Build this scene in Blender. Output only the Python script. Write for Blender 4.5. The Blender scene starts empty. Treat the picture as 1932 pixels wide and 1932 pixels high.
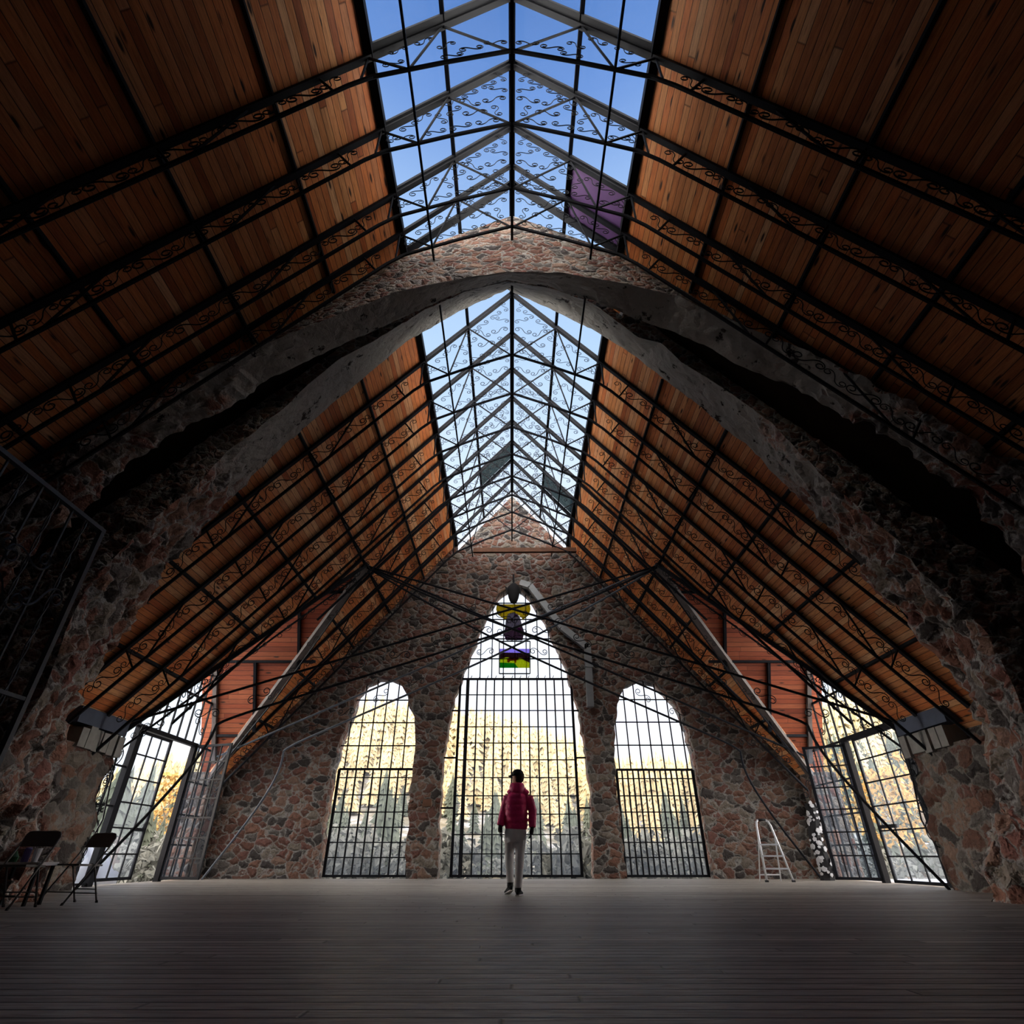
import bpy, bmesh, math, random
from mathutils import Vector, Matrix, noise
from mathutils.geometry import tessellate_polygon
random.seed(7)
C = bpy.context.scene
COL = C.collection
PI = math.pi
V = Vector

# ------------------------------------------------------------------ camera
F = 1042.0
PITCH = math.atan(649 / F)
CP, SP = math.cos(PITCH), math.sin(PITCH)
CAM = V((0, 0, 0.55))

def ray(u, v):
    X = (u - 966) / F
    U = (966 - v) / F
    return V((X, CP - U * SP, SP + U * CP))

def Py(u, v, D):
    d = ray(u, v); return CAM + d * (D / d.y)

def Px(u, v, X):
    d = ray(u, v); return CAM + d * (X / d.x)

cam_d = bpy.data.cameras.new('camera'); cam = bpy.data.objects.new('camera', cam_d); COL.objects.link(cam)
cam_d.sensor_width = 36; cam_d.sensor_height = 36; cam_d.lens = 36 * F / 1932
cam_d.clip_start = 0.05; cam_d.clip_end = 2000
cam.location = CAM; cam.rotation_euler = (PI / 2 + PITCH, 0, 0)
C.camera = cam

# ------------------------------------------------------------------ materials
class NT:
    def __init__(s, name):
        s.m = bpy.data.materials.new(name); s.m.use_nodes = True
        s.t = s.m.node_tree; s.n = s.t.nodes; s.n.clear()
        s.out = s.n.new('ShaderNodeOutputMaterial')
    def add(s, typ, **kw):
        nd = s.n.new(typ)
        for k, v in kw.items():
            if k.startswith('_'):
                setattr(nd, k[1:], v)
            else:
                key = k.replace('__', ' ')
                s.put(nd.inputs[key], v)
        return nd
    def put(s, inp, v):
        if isinstance(v, bpy.types.NodeSocket): s.t.links.new(v, inp)
        else: inp.default_value = v
    def math(s, op, a, b=0.0, c=None, clamp=False):
        nd = s.n.new('ShaderNodeMath'); nd.operation = op; nd.use_clamp = clamp
        s.put(nd.inputs[0], a); s.put(nd.inputs[1], b)
        if c is not None: s.put(nd.inputs[2], c)
        return nd.outputs[0]
    def ramp(s, fac, stops, interp='LINEAR'):
        nd = s.n.new('ShaderNodeValToRGB'); cr = nd.color_ramp; cr.interpolation = interp
        while len(cr.elements) < len(stops): cr.elements.new(0.5)
        for e, (p, c) in zip(cr.elements, stops):
            e.position = p; e.color = (*c, 1) if len(c) == 3 else c
        s.put(nd.inputs[0], fac); return nd.outputs[0]
    def mix(s, fac, a, b, mode='MIX'):
        nd = s.n.new('ShaderNodeMix'); nd.data_type = 'RGBA'; nd.blend_type = mode
        s.put(nd.inputs[0], fac)
        s.put(nd.inputs[6], a if isinstance(a, bpy.types.NodeSocket) else (*a, 1))
        s.put(nd.inputs[7], b if isinstance(b, bpy.types.NodeSocket) else (*b, 1))
        return nd.outputs[2]
    def noise(s, vec, scale, detail=3, rough=.55, dist=0.0):
        nd = s.add('ShaderNodeTexNoise', Vector=vec, Scale=scale, Detail=detail, Roughness=rough, Distortion=dist)
        return nd
    def scaled(s, vec, sc):
        nd = s.n.new('ShaderNodeVectorMath'); nd.operation = 'MULTIPLY'
        s.put(nd.inputs[0], vec); nd.inputs[1].default_value = sc
        return nd.outputs[0]
    def pos(s):
        return s.n.new('ShaderNodeNewGeometry').outputs['Position']
    def finish(s, color, rough=.8, normal=None, metallic=0.0, spec=.3):
        b = s.n.new('ShaderNodeBsdfPrincipled')
        s.put(b.inputs['Base Color'], color if isinstance(color, bpy.types.NodeSocket) else (*color, 1))
        s.put(b.inputs['Roughness'], rough); s.put(b.inputs['Metallic'], metallic)
        s.put(b.inputs['Specular IOR Level'], spec)
        if normal is not None: s.put(b.inputs['Normal'], normal)
        s.t.links.new(b.outputs[0], s.out.inputs[0]); return s.m
    def bump(s, h, strength=.5, dist=.03):
        nd = s.add('ShaderNodeBump', Height=h, Strength=strength, Distance=dist); return nd.outputs[0]

def plain(name, col, rough=.6, metallic=0.0, spec=.3, var=.25, scale=8):
    n = NT(name); p = n.pos()
    nz = n.noise(p, scale, 3).outputs[0]
    c = n.mix(n.math('MULTIPLY', nz, var * 2), col, tuple(x * .45 for x in col))
    return n.finish(c, rough, None, metallic, spec)

def stone_mat(name, scale, tone=1.0, flat=1.25, mort=(.24, .22, .2), red=1.0, concrete=False):
    n = NT(name); p = n.pos()
    dn = n.noise(p, 2.6, 4, .65)
    off = n.n.new('ShaderNodeVectorMath'); off.operation = 'MULTIPLY_ADD'
    n.put(off.inputs[0], dn.outputs['Color']); off.inputs[1].default_value = (.42, .42, .42); n.put(off.inputs[2], n.scaled(p, (1, 1, flat)))
    vec = off.outputs[0]
    v1 = n.add('ShaderNodeTexVoronoi', _feature='F1', Vector=vec, Scale=scale, Randomness=1.0)
    ve = n.add('ShaderNodeTexVoronoi', _feature='DISTANCE_TO_EDGE', Vector=vec, Scale=scale, Randomness=1.0)
    sep = n.add('ShaderNodeSeparateColor', Color=v1.outputs['Color'])
    t = tone
    col = n.ramp(sep.outputs[0], [(0, (.05 * t, .045 * t, .045 * t)), (.15, (.17 * t * red, .075 * t, .052 * t)), (.32, (.25 * t * red, .125 * t, .085 * t)),
                                  (.5, (.14 * t, .125 * t, .115 * t)), (.62, (.3 * t * red, .19 * t, .14 * t)), (.78, (.21 * t * red, .09 * t, .07 * t)), (.9, (.26 * t, .22 * t, .18 * t))], 'CONSTANT')
    fine = n.noise(p, 14, 4, .65).outputs[0]
    col = n.mix(n.math('MULTIPLY', fine, .9), col, (.055 * t, .04 * t, .035 * t))
    jit = n.math('MULTIPLY', n.math('SUBTRACT', n.noise(p, 5, 4, .7).outputs[0], .5), .30)
    edge = n.math('ADD', ve.outputs[0], jit)
    mm = n.math('MULTIPLY', n.math('SUBTRACT', .10, edge), 9, clamp=True)
    mcol = n.mix(n.noise(p, 5, 4).outputs[0], tuple(x * t for x in mort), tuple(x * t * .45 for x in mort))
    col = n.mix(mm, col, mcol)
    h = n.math('MINIMUM', n.math('MULTIPLY', edge, 3.0), 1.0)
    h = n.math('ADD', h, n.math('MULTIPLY', fine, .35))
    if concrete:
        z = n.add('ShaderNodeSeparateXYZ', Vector=p).outputs[2]
        patch = n.noise(p, 1.1, 4, .6).outputs[0]
        k = n.math('ADD', n.math('MULTIPLY', n.math('SUBTRACT', z, 6.0), .42), n.math('MULTIPLY', n.math('SUBTRACT', patch, .5), 2.6))
        k = n.math('MULTIPLY', k, 3.0, clamp=True)
        speck = n.math('MULTIPLY', n.math('SUBTRACT', n.noise(p, 3.2, 5, .7).outputs[0], .60), 22, clamp=True)
        cc = n.mix(n.noise(p, 2.2, 5, .6).outputs[0], (.31, .29, .27), (.19, .18, .165))
        cc = n.mix(speck, cc, (.025, .018, .016))
        col = n.mix(k, col, cc)
        h = n.math('MULTIPLY', h, n.math('SUBTRACT', 1.0, n.math('MULTIPLY', k, .7)))
        h = n.math('SUBTRACT', h, n.math('MULTIPLY', speck, .35))
    return n.finish(col, .9, n.bump(h, .9, .07), 0, .15)

def plank_mat(name, across, along, width, length, cols, knot=True, seam=.06, rough=.55, spec=.3, grain=.5, seamcol=.12):
    """boards: across / along are (axis weights) giving the two board coordinates from the world position"""
    n = NT(name); p = n.pos()
    def dot(w):
        nd = n.n.new('ShaderNodeVectorMath'); nd.operation = 'DOT_PRODUCT'
        n.put(nd.inputs[0], p); nd.inputs[1].default_value = w; return nd.outputs['Value']
    s = n.math('DIVIDE', dot(across), width); y = dot(along)
    idx = n.math('FLOOR', s); fr = n.math('SUBTRACT', s, idx)
    w1 = n.add('ShaderNodeTexWhiteNoise', _noise_dimensions='1D', W=idx)
    yy = n.math('DIVIDE', n.math('ADD', y, n.math('MULTIPLY', w1.outputs[0], 17.0)), length)
    iy = n.math('FLOOR', yy); fy = n.math('SUBTRACT', yy, iy)
    cmb = n.add('ShaderNodeCombineXYZ', X=idx, Y=iy)
    w2 = n.add('ShaderNodeTexWhiteNoise', _noise_dimensions='2D', Vector=cmb.outputs[0])
    col = n.ramp(w2.outputs[0], [(i / (len(cols) - 1), c) for i, c in enumerate(cols)])
    gv = n.add('ShaderNodeCombineXYZ', X=n.math('MULTIPLY', s, 2.2), Y=n.math('MULTIPLY', y, 1.3), Z=n.math('MULTIPLY', w2.outputs[0], 40))
    g = n.noise(gv.outputs[0], 2.4, 5, .65, .6).outputs[0]
    gm = n.math('MULTIPLY', n.math('SUBTRACT', g, .42), 3.0 * grain, clamp=True)
    dark = n.mix(1.0, col, (.34, .26, .22), 'MULTIPLY')
    col = n.mix(gm, col, dark)
    if knot:
        kv = n.add('ShaderNodeCombineXYZ', X=n.math('MULTIPLY', s, .8), Y=n.math('MULTIPLY', y, 1.5), Z=w2.outputs[0])
        vo = n.add('ShaderNodeTexVoronoi', _feature='F1', Vector=kv.outputs[0], Scale=1.0)
        km = n.math('MULTIPLY', n.math('SUBTRACT', .17, vo.outputs[0]), 12, clamp=True)
        col = n.mix(km, col, (.035, .014, .008))
    e = n.math('MINIMUM', fr, n.math('SUBTRACT', 1.0, fr))
    sm = n.math('MULTIPLY', n.math('SUBTRACT', seam, e), 1 / seam * 1.6, clamp=True)
    e2 = n.math('MULTIPLY', n.math('SUBTRACT', .003, n.math('MINIMUM', fy, n.math('SUBTRACT', 1.0, fy))), 250, clamp=True)
    sm = n.math('MAXIMUM', sm, e2)
    col = n.mix(sm, col, n.mix(1.0, col, (seamcol,) * 3, 'MULTIPLY'))
    h = n.math('SUBTRACT', n.math('MULTIPLY', g, .25), sm)
    return n, col, h, g

def wood_mat(name, across, along, width, length, cols, **k):
    n, col, h, g = plank_mat(name, across, along, width, length, cols, **k)
    return n.finish(col, .6, n.bump(h, .35, .02), 0, .25)

SL = 1.2
K = math.sqrt(1 + SL * SL)
WC = [(.44, .13, .040), (.64, .25, .085), (.36, .095, .028), (.68, .31, .125), (.54, .155, .045), (.60, .20, .06), (.40, .105, .03), (.70, .38, .19), (.52, .16, .048)]
M = {}
M['wood'] = wood_mat('pine_planks', (K, 0, 0), (0, 1, 0), .12, 5.5, WC, grain=.8)
M['wood_red'] = wood_mat('red_pine_planks', (0, 0, 1.14), (1, 0, 0), .14, 3.2, [(.24, .05, .018), (.32, .075, .028), (.18, .035, .013), (.35, .10, .04), (.27, .06, .022)])
nn, dc, dh, dg = plank_mat('deck_boards', (0, 1, 0), (1, 0, 0), .14, 4.5,
                           [(.20, .185, .165), (.30, .28, .25), (.14, .13, .115), (.34, .31, .275), (.22, .20, .18)], knot=False, seam=.11, grain=.9, seamcol=.06)
fl = nn.math('MULTIPLY', nn.math('SUBTRACT', nn.noise(nn.scaled(nn.pos(), (1, 2.5, 1)), 2.3, 6, .75).outputs[0], .68), 16, clamp=True)
dc = nn.mix(fl, dc, (.5, .49, .46))
dc = nn.mix(1.0, dc, (1.35, 1.32, 1.28), 'MULTIPLY')
M['deck'] = nn.finish(dc, nn.math('ADD', .42, nn.math('MULTIPLY', dg, .35)), nn.bump(dh, .5, .02), 0, .35)
M['stone'] = stone_mat('rubble_stone_wall', 3.3, .62, 1.5, (.34, .32, .30), 1.05)
M['stone_side'] = stone_mat('rubble_stone_side', 2.8, .65, 1.3)
M['arch'] = stone_mat('rubble_arch', 3.4, 1.35, 1.0, (.34, .32, .30), 1.1, True)
M['arch_face'] = stone_mat('rubble_arch_face', 5.0, 1.25, 1.3, (.36, .34, .31))
M['gap_shade'] = plain('painted_gap_shade', (.022, .014, .010), .95, 0, .05, .6, 4)  # near-black colour standing in for the shade inside the arch gap
M['block'] = plain('pale_cap_block', (.22, .21, .195), .9, var=.5, scale=5)
M['iron'] = plain('black_iron', (.009, .0095, .0125), .6, .0, .07, .3, 20)
M['iron_grey'] = plain('greyed_iron', (.06, .068, .085), .5, .3, .4, .4, 9)
M['rust'] = plain('rusted_steel', (.13, .055, .03), .8, .1, .3, .6, 6)
M['flash'] = plain('weathered_flashing', (.14, .115, .105), .65, .1, .3, .6, 4)
M['duct'] = plain('galvanised_duct', (.15, .155, .165), .5, .4, .5, .4, 4)
M['beam_blue'] = plain('dark_blue_beam', (.045, .055, .085), .7, .0, .3, .4, 5)
M['alu'] = plain('aluminium', (.62, .63, .66), .35, .75, .5, .15, 6)
M['alu_dark'] = plain('ladder_tread', (.30, .31, .33), .5, .5, .5, .2, 6)
M['chair'] = plain('brown_steel', (.05, .043, .042), .4, .2, .5, .2, 10)
M['white'] = plain('white_plastic', (.55, .54, .56), .6, 0, .3, .2, 4)
M['purple_cup'] = plain('purple_can', (.10, .07, .2), .5, 0, .3, .3, 6)
M['green'] = plain('green_bottle', (.03, .12, .04), .4, 0, .3, .3, 6)
M['black'] = plain('black_cloth', (.012, .012, .014), .85, 0, .2, .3, 20)
M['skin'] = plain('skin', (.48, .26, .18), .6, 0, .3, .15, 10)
M['hair'] = plain('brown_hair', (.035, .02, .013), .8, 0, .2, .5, 60)
M['trouser'] = plain('pale_grey_cotton', (.80, .78, .79), .9, 0, .1, .25, 9)
M['dark'] = plain('dark_carving', (.013, .012, .014), .85, 0, .2, .6, 7)
M['box'] = plain('brown_box', (.09, .045, .025), .7, 0, .3, .3, 8)
M['deck_frost'] = plain('frosted_boards', (.5, .5, .53), .8, 0, .2, .3, 3)
M['snow'] = plain('snow', (.80, .83, .9), .9, 0, .1, .12, 2)
M['purple'] = plain('purple_painted_board', (.085, .03, .13), .7, 0, .3, .5, 2)

# puffer jacket: quilted red nylon
n = NT('red_puffer'); p = n.pos()
c = n.mix(n.noise(p, 22, 4, .7).outputs[0], (.85, .03, .2), (.5, .014, .1))
M['jacket'] = n.finish(c, .5, n.bump(n.noise(p, 30, 3).outputs[0], .5, .015), 0, .35)

def glass_mat(name, tint=(.92, .96, 1.0), refl=1.0, haze=0.0, hazecol=(.6, .66, .75)):
    n = NT(name); p = n.pos()
    tr = n.add('ShaderNodeBsdfTransparent', Color=(*tint, 1))
    gl = n.add('ShaderNodeBsdfGlossy', Color=(1, 1, 1, 1), Roughness=.03)
    lw = n.add('ShaderNodeLayerWeight', Blend=.5)
    fr = n.math('ADD', .0015, n.math('MULTIPLY', n.math('POWER', lw.outputs['Facing'], 4.0), .06))
    mx = n.n.new('ShaderNodeMixShader'); n.put(mx.inputs[0], n.math('MULTIPLY', fr, refl, clamp=True))
    n.put(mx.inputs[1], tr.outputs[0]); n.put(mx.inputs[2], gl.outputs[0])
    last = mx.outputs[0]
    if haze:
        df = n.add('ShaderNodeBsdfTranslucent', Color=(*hazecol, 1))
        m2 = n.n.new('ShaderNodeMixShader')
        streak = n.noise(n.scaled(p, (9, 9, .7)), 1.5, 4).outputs[0]
        n.put(m2.inputs[0], n.math('MULTIPLY', streak, haze * 2, clamp=True)); n.put(m2.inputs[1], last); n.put(m2.inputs[2], df.outputs[0]); last = m2.outputs[0]
    n.t.links.new(last, n.out.inputs[0]); return n.m
M['glass'] = glass_mat('skylight_glass', (.92, .96, 1.0), .5)
M['glass_gate'] = glass_mat('gate_glass', (.95, .97, 1.0), .6, .04)
M['glass_door'] = glass_mat('door_glass', (.9, .94, 1.0), .7, .03)
M['smoky'] = glass_mat('smoky_glass', (.10, .13, .15), 1.0, .12, (.25, .3, .3))
def stained(name, col):
    return glass_mat(name, col, .5, .22, tuple(min(1, c * 1.1) for c in col))
M['sg_gold'] = stained('gold_stained_glass', (.42, .34, .05))
M['sg_mauve'] = stained('mauve_stained_glass', (.13, .085, .12))
M['sg_grey'] = stained('grey_stained_glass', (.2, .18, .21))
M['sg_pink'] = stained('pink_stained_glass', (.62, .12, .6))
M['sg_lilac'] = stained('lilac_stained_glass', (.42, .36, .75))
M['sg_brown'] = stained('brown_stained_glass', (.09, .05, .06))
M['sg_lime'] = stained('lime_stained_glass', (.45, .5, .05))
M['sg_green'] = stained('green_stained_glass', (.04, .28, .05))
M['sg_orange'] = stained('orange_stained_glass', (.45, .16, .06))

def foliage(name, a, b, sc=2.0):
    n = NT(name); p = n.pos()
    c = n.mix(n.noise(p, sc, 4, .7).outputs[0], a, b)
    oi = n.n.new('ShaderNodeObjectInfo')
    c = n.mix(n.math('MULTIPLY', oi.outputs['Random'], .55), c, tuple(x * .45 for x in a))
    return n.finish(c, .9, None, 0, .1)
M['gold_leaf'] = foliage('sunset_tinted_needles', (.52, .43, .26), (.19, .155, .09), 5.0)  # warm sunset light is mixed into the needle colour
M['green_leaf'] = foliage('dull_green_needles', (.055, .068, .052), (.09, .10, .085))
M['bush'] = foliage('grey_brush', (.155, .16, .15), (.075, .08, .07), 3.0)
M['aspen_leaf'] = foliage('orange_leaves', (.42, .26, .09), (.22, .135, .05), 3.0)
M['bark'] = plain('bark', (.20, .15, .11), .9, 0, .1, .5, 6)
n = NT('winter_ground'); p = n.pos()
c = n.ramp(n.noise(p, .35, 6, .7).outputs[0], [(.35, (.10, .09, .065)), (.5, (.17, .155, .12)), (.68, (.33, .34, .37))])
near = n.math('MULTIPLY', n.math('SUBTRACT', 29.0, n.add('ShaderNodeSeparateXYZ', Vector=p).outputs[1]), .3, clamp=True)
c = n.mix(near, c, (.80, .82, .86))  # snow white near the hall, out of view, added to bounce light upward
M['ground'] = n.finish(c, .95, None, 0, .05)

# ------------------------------------------------------------------ mesh building
class MB:
    def __init__(s): s.v = []; s.f = []; s.mi = []
    def _add(s, vs, fs, mi=0):
        b = len(s.v); s.v += [V(x) for x in vs]
        s.f += [tuple(b + i for i in f) for f in fs]; s.mi += [mi] * len(fs); return s
    def box(s, c, d, mi=0):
        x, y, z = c; a, b, e = d[0] / 2, d[1] / 2, d[2] / 2
        vs = [(x + i * a, y + j * b, z + k * e) for i in (-1, 1) for j in (-1, 1) for k in (-1, 1)]
        return s._add(vs, [(0, 1, 3, 2), (4, 6, 7, 5), (0, 4, 5, 1), (2, 3, 7, 6), (0, 2, 6, 4), (1, 5, 7, 3)], mi)
    def bar(s, p, q, w, h=None, up=(0, 1, 0), mi=0):
        p, q = V(p), V(q); h = h or w; d = (q - p)
        if d.length < 1e-6: return s
        d.normalize(); u = V(up)
        a = d.cross(u)
        if a.length < 1e-3: a = d.cross(V((1, 0, 0)))
        a.normalize(); b = a.cross(d)
        vs = []
        for c in (p, q):
            for i, j in ((-1, -1), (1, -1), (1, 1), (-1, 1)): vs.append(c + a * (i * w / 2) + b * (j * h / 2))
        return s._add(vs, [(0, 3, 2, 1), (4, 5, 6, 7), (0, 1, 5, 4), (1, 2, 6, 5), (2, 3, 7, 6), (3, 0, 4, 7)], mi)
    def tube(s, pts, r, n=6, closed=False, mi=0, cap=True):
        pts = [V(p) for p in pts]; N = len(pts); rs = r if isinstance(r, (list, tuple)) else [r] * N
        up = V((0, 0, 1)); rings = []; prev = None
        for i, p in enumerate(pts):
            if closed: t = pts[(i + 1) % N] - pts[i - 1]
            else: t = pts[min(i + 1, N - 1)] - pts[max(i - 1, 0)]
            if t.length < 1e-9: t = V((0, 0, 1))
            t.normalize()
            if prev is None:
                a = t.cross(up)
                if a.length < .05: a = t.cross(V((0, 1, 0)))
            else: a = prev - t * prev.dot(t)
            if a.length < 1e-6: a = t.orthogonal()
            a.normalize(); prev = a; b = t.cross(a)
            rings.append([p + (a * math.cos(2 * PI * k / n) + b * math.sin(2 * PI * k / n)) * rs[i] for k in range(n)])
        vs = [x for r_ in rings for x in r_]; fs = []
        for i in range(N if closed else N - 1):
            j = (i + 1) % N
            for k in range(n): fs.append((i * n + k, i * n + (k + 1) % n, j * n + (k + 1) % n, j * n + k))
        if cap and not closed:
            fs.append(tuple(range(n - 1, -1, -1))); fs.append(tuple((N - 1) * n + k for k in range(n)))
        return s._add(vs, fs, mi)
    def loft(s, rings, mi=0):
        n = len(rings[0]); vs = [x for r in rings for x in r]; fs = []
        for i in range(len(rings) - 1):
            for k in range(n): fs.append((i * n + k, i * n + (k + 1) % n, (i + 1) * n + (k + 1) % n, (i + 1) * n + k))
        fs.append(tuple(range(n - 1, -1, -1))); fs.append(tuple((len(rings) - 1) * n + k for k in range(n)))
        return s._add(vs, fs, mi)
    def lathe(s, c, prof, n=14, mi=0):
        c = V(c)
        return s.loft([[c + V((r * math.cos(2 * PI * k / n), r * math.sin(2 * PI * k / n), z)) for k in range(n)] for r, z in prof], mi)
    def prism(s, pts, off, mi=0):
        pts = [V(p) for p in pts]; off = V(off); N = len(pts)
        tris = tessellate_polygon([pts])
        vs = pts + [p + off for p in pts]
        fs = [tuple(t) for t in tris] + [tuple(N + i for i in reversed(t)) for t in tris]
        fs += [(i, (i + 1) % N, N + (i + 1) % N, N + i) for i in range(N)]
        return s._add(vs, fs, mi)
    def build(s, name, mats, parent=None, smooth=False, origin=None):
        base = V(parent['_w']) if parent is not None else V(origin or (0, 0, 0))
        me = bpy.data.meshes.new(name)
        me.from_pydata([x - base for x in s.v], [], s.f)
        mats = mats if isinstance(mats, (list, tuple)) else [mats]
        for m in mats: me.materials.append(M[m] if isinstance(m, str) else m)
        if len(mats) > 1: me.polygons.foreach_set('material_index', s.mi)
        if smooth: me.polygons.foreach_set('use_smooth', [True] * len(me.polygons))
        bm = bmesh.new(); bm.from_mesh(me); bmesh.ops.recalc_face_normals(bm, faces=bm.faces); bm.to_mesh(me); bm.free()
        me.update()
        o = bpy.data.objects.new(name, me); COL.objects.link(o)
        if parent is not None:
            pw = V(parent['_w'])
            o.parent = parent
            if parent.type == 'MESH': o.location = (0, 0, 0)
            o['_w'] = parent['_w']
        else:
            o.location = base; o['_w'] = tuple(base)
        return o

def tag(o, label, cat=None, group=None, kind=None):
    if label: o['label'] = label
    if cat: o['category'] = cat
    if group: o['group'] = group
    if kind: o['kind'] = kind
    return o

def thing(name, label, cat, loc, group=None, kind=None):
    o = bpy.data.objects.new(name, None); COL.objects.link(o); o.location = loc; o['_w'] = tuple(loc)
    o.empty_display_size = .2
    return tag(o, label, cat, group, kind)

def roofz(x): return 13.35 - SL * abs(x)
HW = 8.9      # half width of the hall
SK = 2.15     # half width of the skylight
YB = 18.8     # back wall
VA, V0, V1 = (4.36, 15.0), 12.87, 18.1   # cross gable: apex and feet of its valleys

def valley_x(y):
    if y <= V0 or y >= V1: return HW
    return VA[0] + (HW - VA[0]) * (abs(y - VA[1]) / ((VA[1] - V0) if y < VA[1] else (V1 - VA[1])))

# ------------------------------------------------------------------ floor and shell
b = MB(); b.box((0, 7.6, -.1), (18.6, 22.6, .2)); tag(b.build('floor', 'deck'), 'grey weathered deck boards across the whole hall', 'floor', kind='structure')

for sgn, side in ((-1, 'left'), (1, 'right')):
    P = lambda x, y: V((sgn * x, y, roofz(x)))
    pts = [P(SK, -3.5), P(SK, 19.5), P(9.05, 19.5), P(9.05, V1), P(VA[0], VA[1]), P(9.05, V0), P(9.05, -3.5)]
    b = MB(); b.prism(pts, (0, 0, .22))
    tag(b.build('ceiling_' + side, 'wood'), f'{side} slope of the pine plank ceiling', 'ceiling', kind='structure')
    # cross gable slopes
    zr = roofz(VA[0])
    far = [V((sgn * VA[0], VA[1], zr)), V((sgn * 9.3, VA[1], zr)), V((sgn * 9.3, V1, roofz(HW))), V((sgn * HW, V1, roofz(HW)))]
    b = MB(); b.prism(far, (0, .1, .2))
    tag(b.build(f'ceiling_{side}_gable_far', 'wood_red'), f'reddish plank slope at the far side of the {side} cross gable', 'ceiling', kind='structure')
    near = [V((sgn * VA[0], VA[1], zr)), V((sgn * 9.3, VA[1], zr)), V((sgn * 9.3, V0, roofz(HW))), V((sgn * HW, V0, roofz(HW)))]
    b = MB(); b.prism(near, (0, -.1, .2))
    tag(b.build(f'ceiling_{side}_gable_near', 'wood_red'), f'plank slope at the near side of the {side} cross gable', 'ceiling', kind='structure')
    # side wall: dark near part and low pier up to the gable opening, stub beyond it
    b = MB(); b.prism([V((sgn * HW, -3.5, 0)), V((sgn * HW, V0 - .05, 0)), V((sgn * HW, V0 - .05, roofz(HW))), V((sgn * HW, -3.5, roofz(HW)))], (sgn * .7, 0, 0))
    tag(b.build('wall_' + side, 'stone_side'), f'low rubble stone wall along the {side} side of the hall', 'wall', kind='structure')
    b = MB(); b.prism([V((sgn * HW, V1 - .1, 0)), V((sgn * HW, 19.5, 0)), V((sgn * HW, 19.5, roofz(HW))), V((sgn * HW, V1 - .1, roofz(HW)))], (sgn * .7, 0, 0))
    tag(b.build(f'wall_{side}_far', 'stone_side'), f'short stone wall in the far {side} corner', 'wall', kind='structure')
# solid end behind the camera, and an unseen closed ridge added to cut the near skylight
b = MB(); b.prism([V((-9.1, -3.3, 0)), V((9.1, -3.3, 0)), V((9.1, -3.3, roofz(9.1))), V((0, -3.3, 13.5)), V((-9.1, -3.3, roofz(9.1)))], (0, -.4, 0))
tag(b.build('wall_front', 'stone_side'), 'stone wall behind the viewer', 'wall', kind='structure')
b = MB(); b.prism([V((-SK - .05, -3.5, roofz(SK + .05))), V((0, -3.5, roofz(0))), V((SK + .05, -3.5, roofz(SK + .05))), V((SK + .05, -3.5, roofz(SK + .05) + .2)), V((0, -3.5, 13.6)), V((-SK - .05, -3.5, roofz(SK + .05) + .2))], (0, 6.0, 0))
tag(b.build('ceiling_ridge', 'wood'), 'added plank ridge closing the unseen ceiling before the skylight begins', 'ceiling', kind='structure')

# ------------------------------------------------------------------ back wall with three arched openings
def op(pts): return [Py(u, v, YB) for u, v in pts]
OPL = [(595, 1661), (608, 1560), (628, 1438), (643, 1393), (661, 1343), (674, 1310), (690, 1290), (712, 1280), (735, 1278), (752, 1286), (767, 1306), (775, 1335), (784, 1372), (782, 1410), (777, 1455), (771, 1517), (768, 1590), (765, 1661)]
OPC = [(824, 1661), (829, 1517), (835, 1434), (846, 1364), (858, 1310), (879, 1252), (899.5, 1202), (924, 1148), (945, 1117), (969, 1098), (995, 1116), (1016, 1148), (1040, 1194), (1061, 1239), (1078, 1285), (1090, 1330), (1102, 1393), (1111, 1455), (1117, 1517), (1123, 1661)]
OPR = [(1184, 1661), (1178, 1600), (1173, 1558), (1162, 1475), (1158, 1413), (1162, 1351), (1169, 1314), (1181, 1293), (1206, 1281), (1239, 1287), (1264, 1310), (1285, 1343), (1301, 1384), (1311, 1422), (1318, 1451), (1334, 1550), (1351, 1661)]
def dens(pts, step):
    out = []
    for a, c in zip(pts, pts[1:]):
        k = max(1, int((c - a).length / step))
        out += [a.lerp(c, i / k) for i in range(k)]
    return out + [pts[-1]]
def rough_open(pts):
    pts = op(pts)
    for q in (0, -1): pts[q].z = 0
    d = dens(pts, .13); out = []
    for i, q in enumerate(d):
        if q.z < .02: out.append(q); continue
        t = (d[min(i + 1, len(d) - 1)] - d[max(i - 1, 0)]).normalized(); nrm = V((-t.z, 0, t.x))
        k = noise.noise(q * 3.1) * .07 + noise.noise(q * 8.0) * .035
        out.append(q + nrm * k)
    return out
OUT = {'l': rough_open(OPL), 'c': rough_open(OPC), 'r': rough_open(OPR)}
poly = [V((-HW - .1, YB, 0))] + OUT['l'] + OUT['c'] + OUT['r'] + [V((HW + .1, YB, 0)), V((HW + .1, YB, roofz(HW + .1) + .1)), V((SK, YB, roofz(SK) + .1))]
apex = []
for i in range(15):
    x = SK - i * (2 * SK / 14); apex.append(V((x, YB, roofz(x) - .32 + noise.noise(V((x * 4, 0, 3))) * .1)))
poly += apex + [V((-SK, YB, roofz(SK) + .1)), V((-HW - .1, YB, roofz(HW + .1) + .1))]
b = MB(); b.prism(poly, (0, .62, 0))
tag(b.build('wall_back', 'stone'), 'rubble stone gable wall with three pointed openings at the far end', 'wall', kind='structure')

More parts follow.
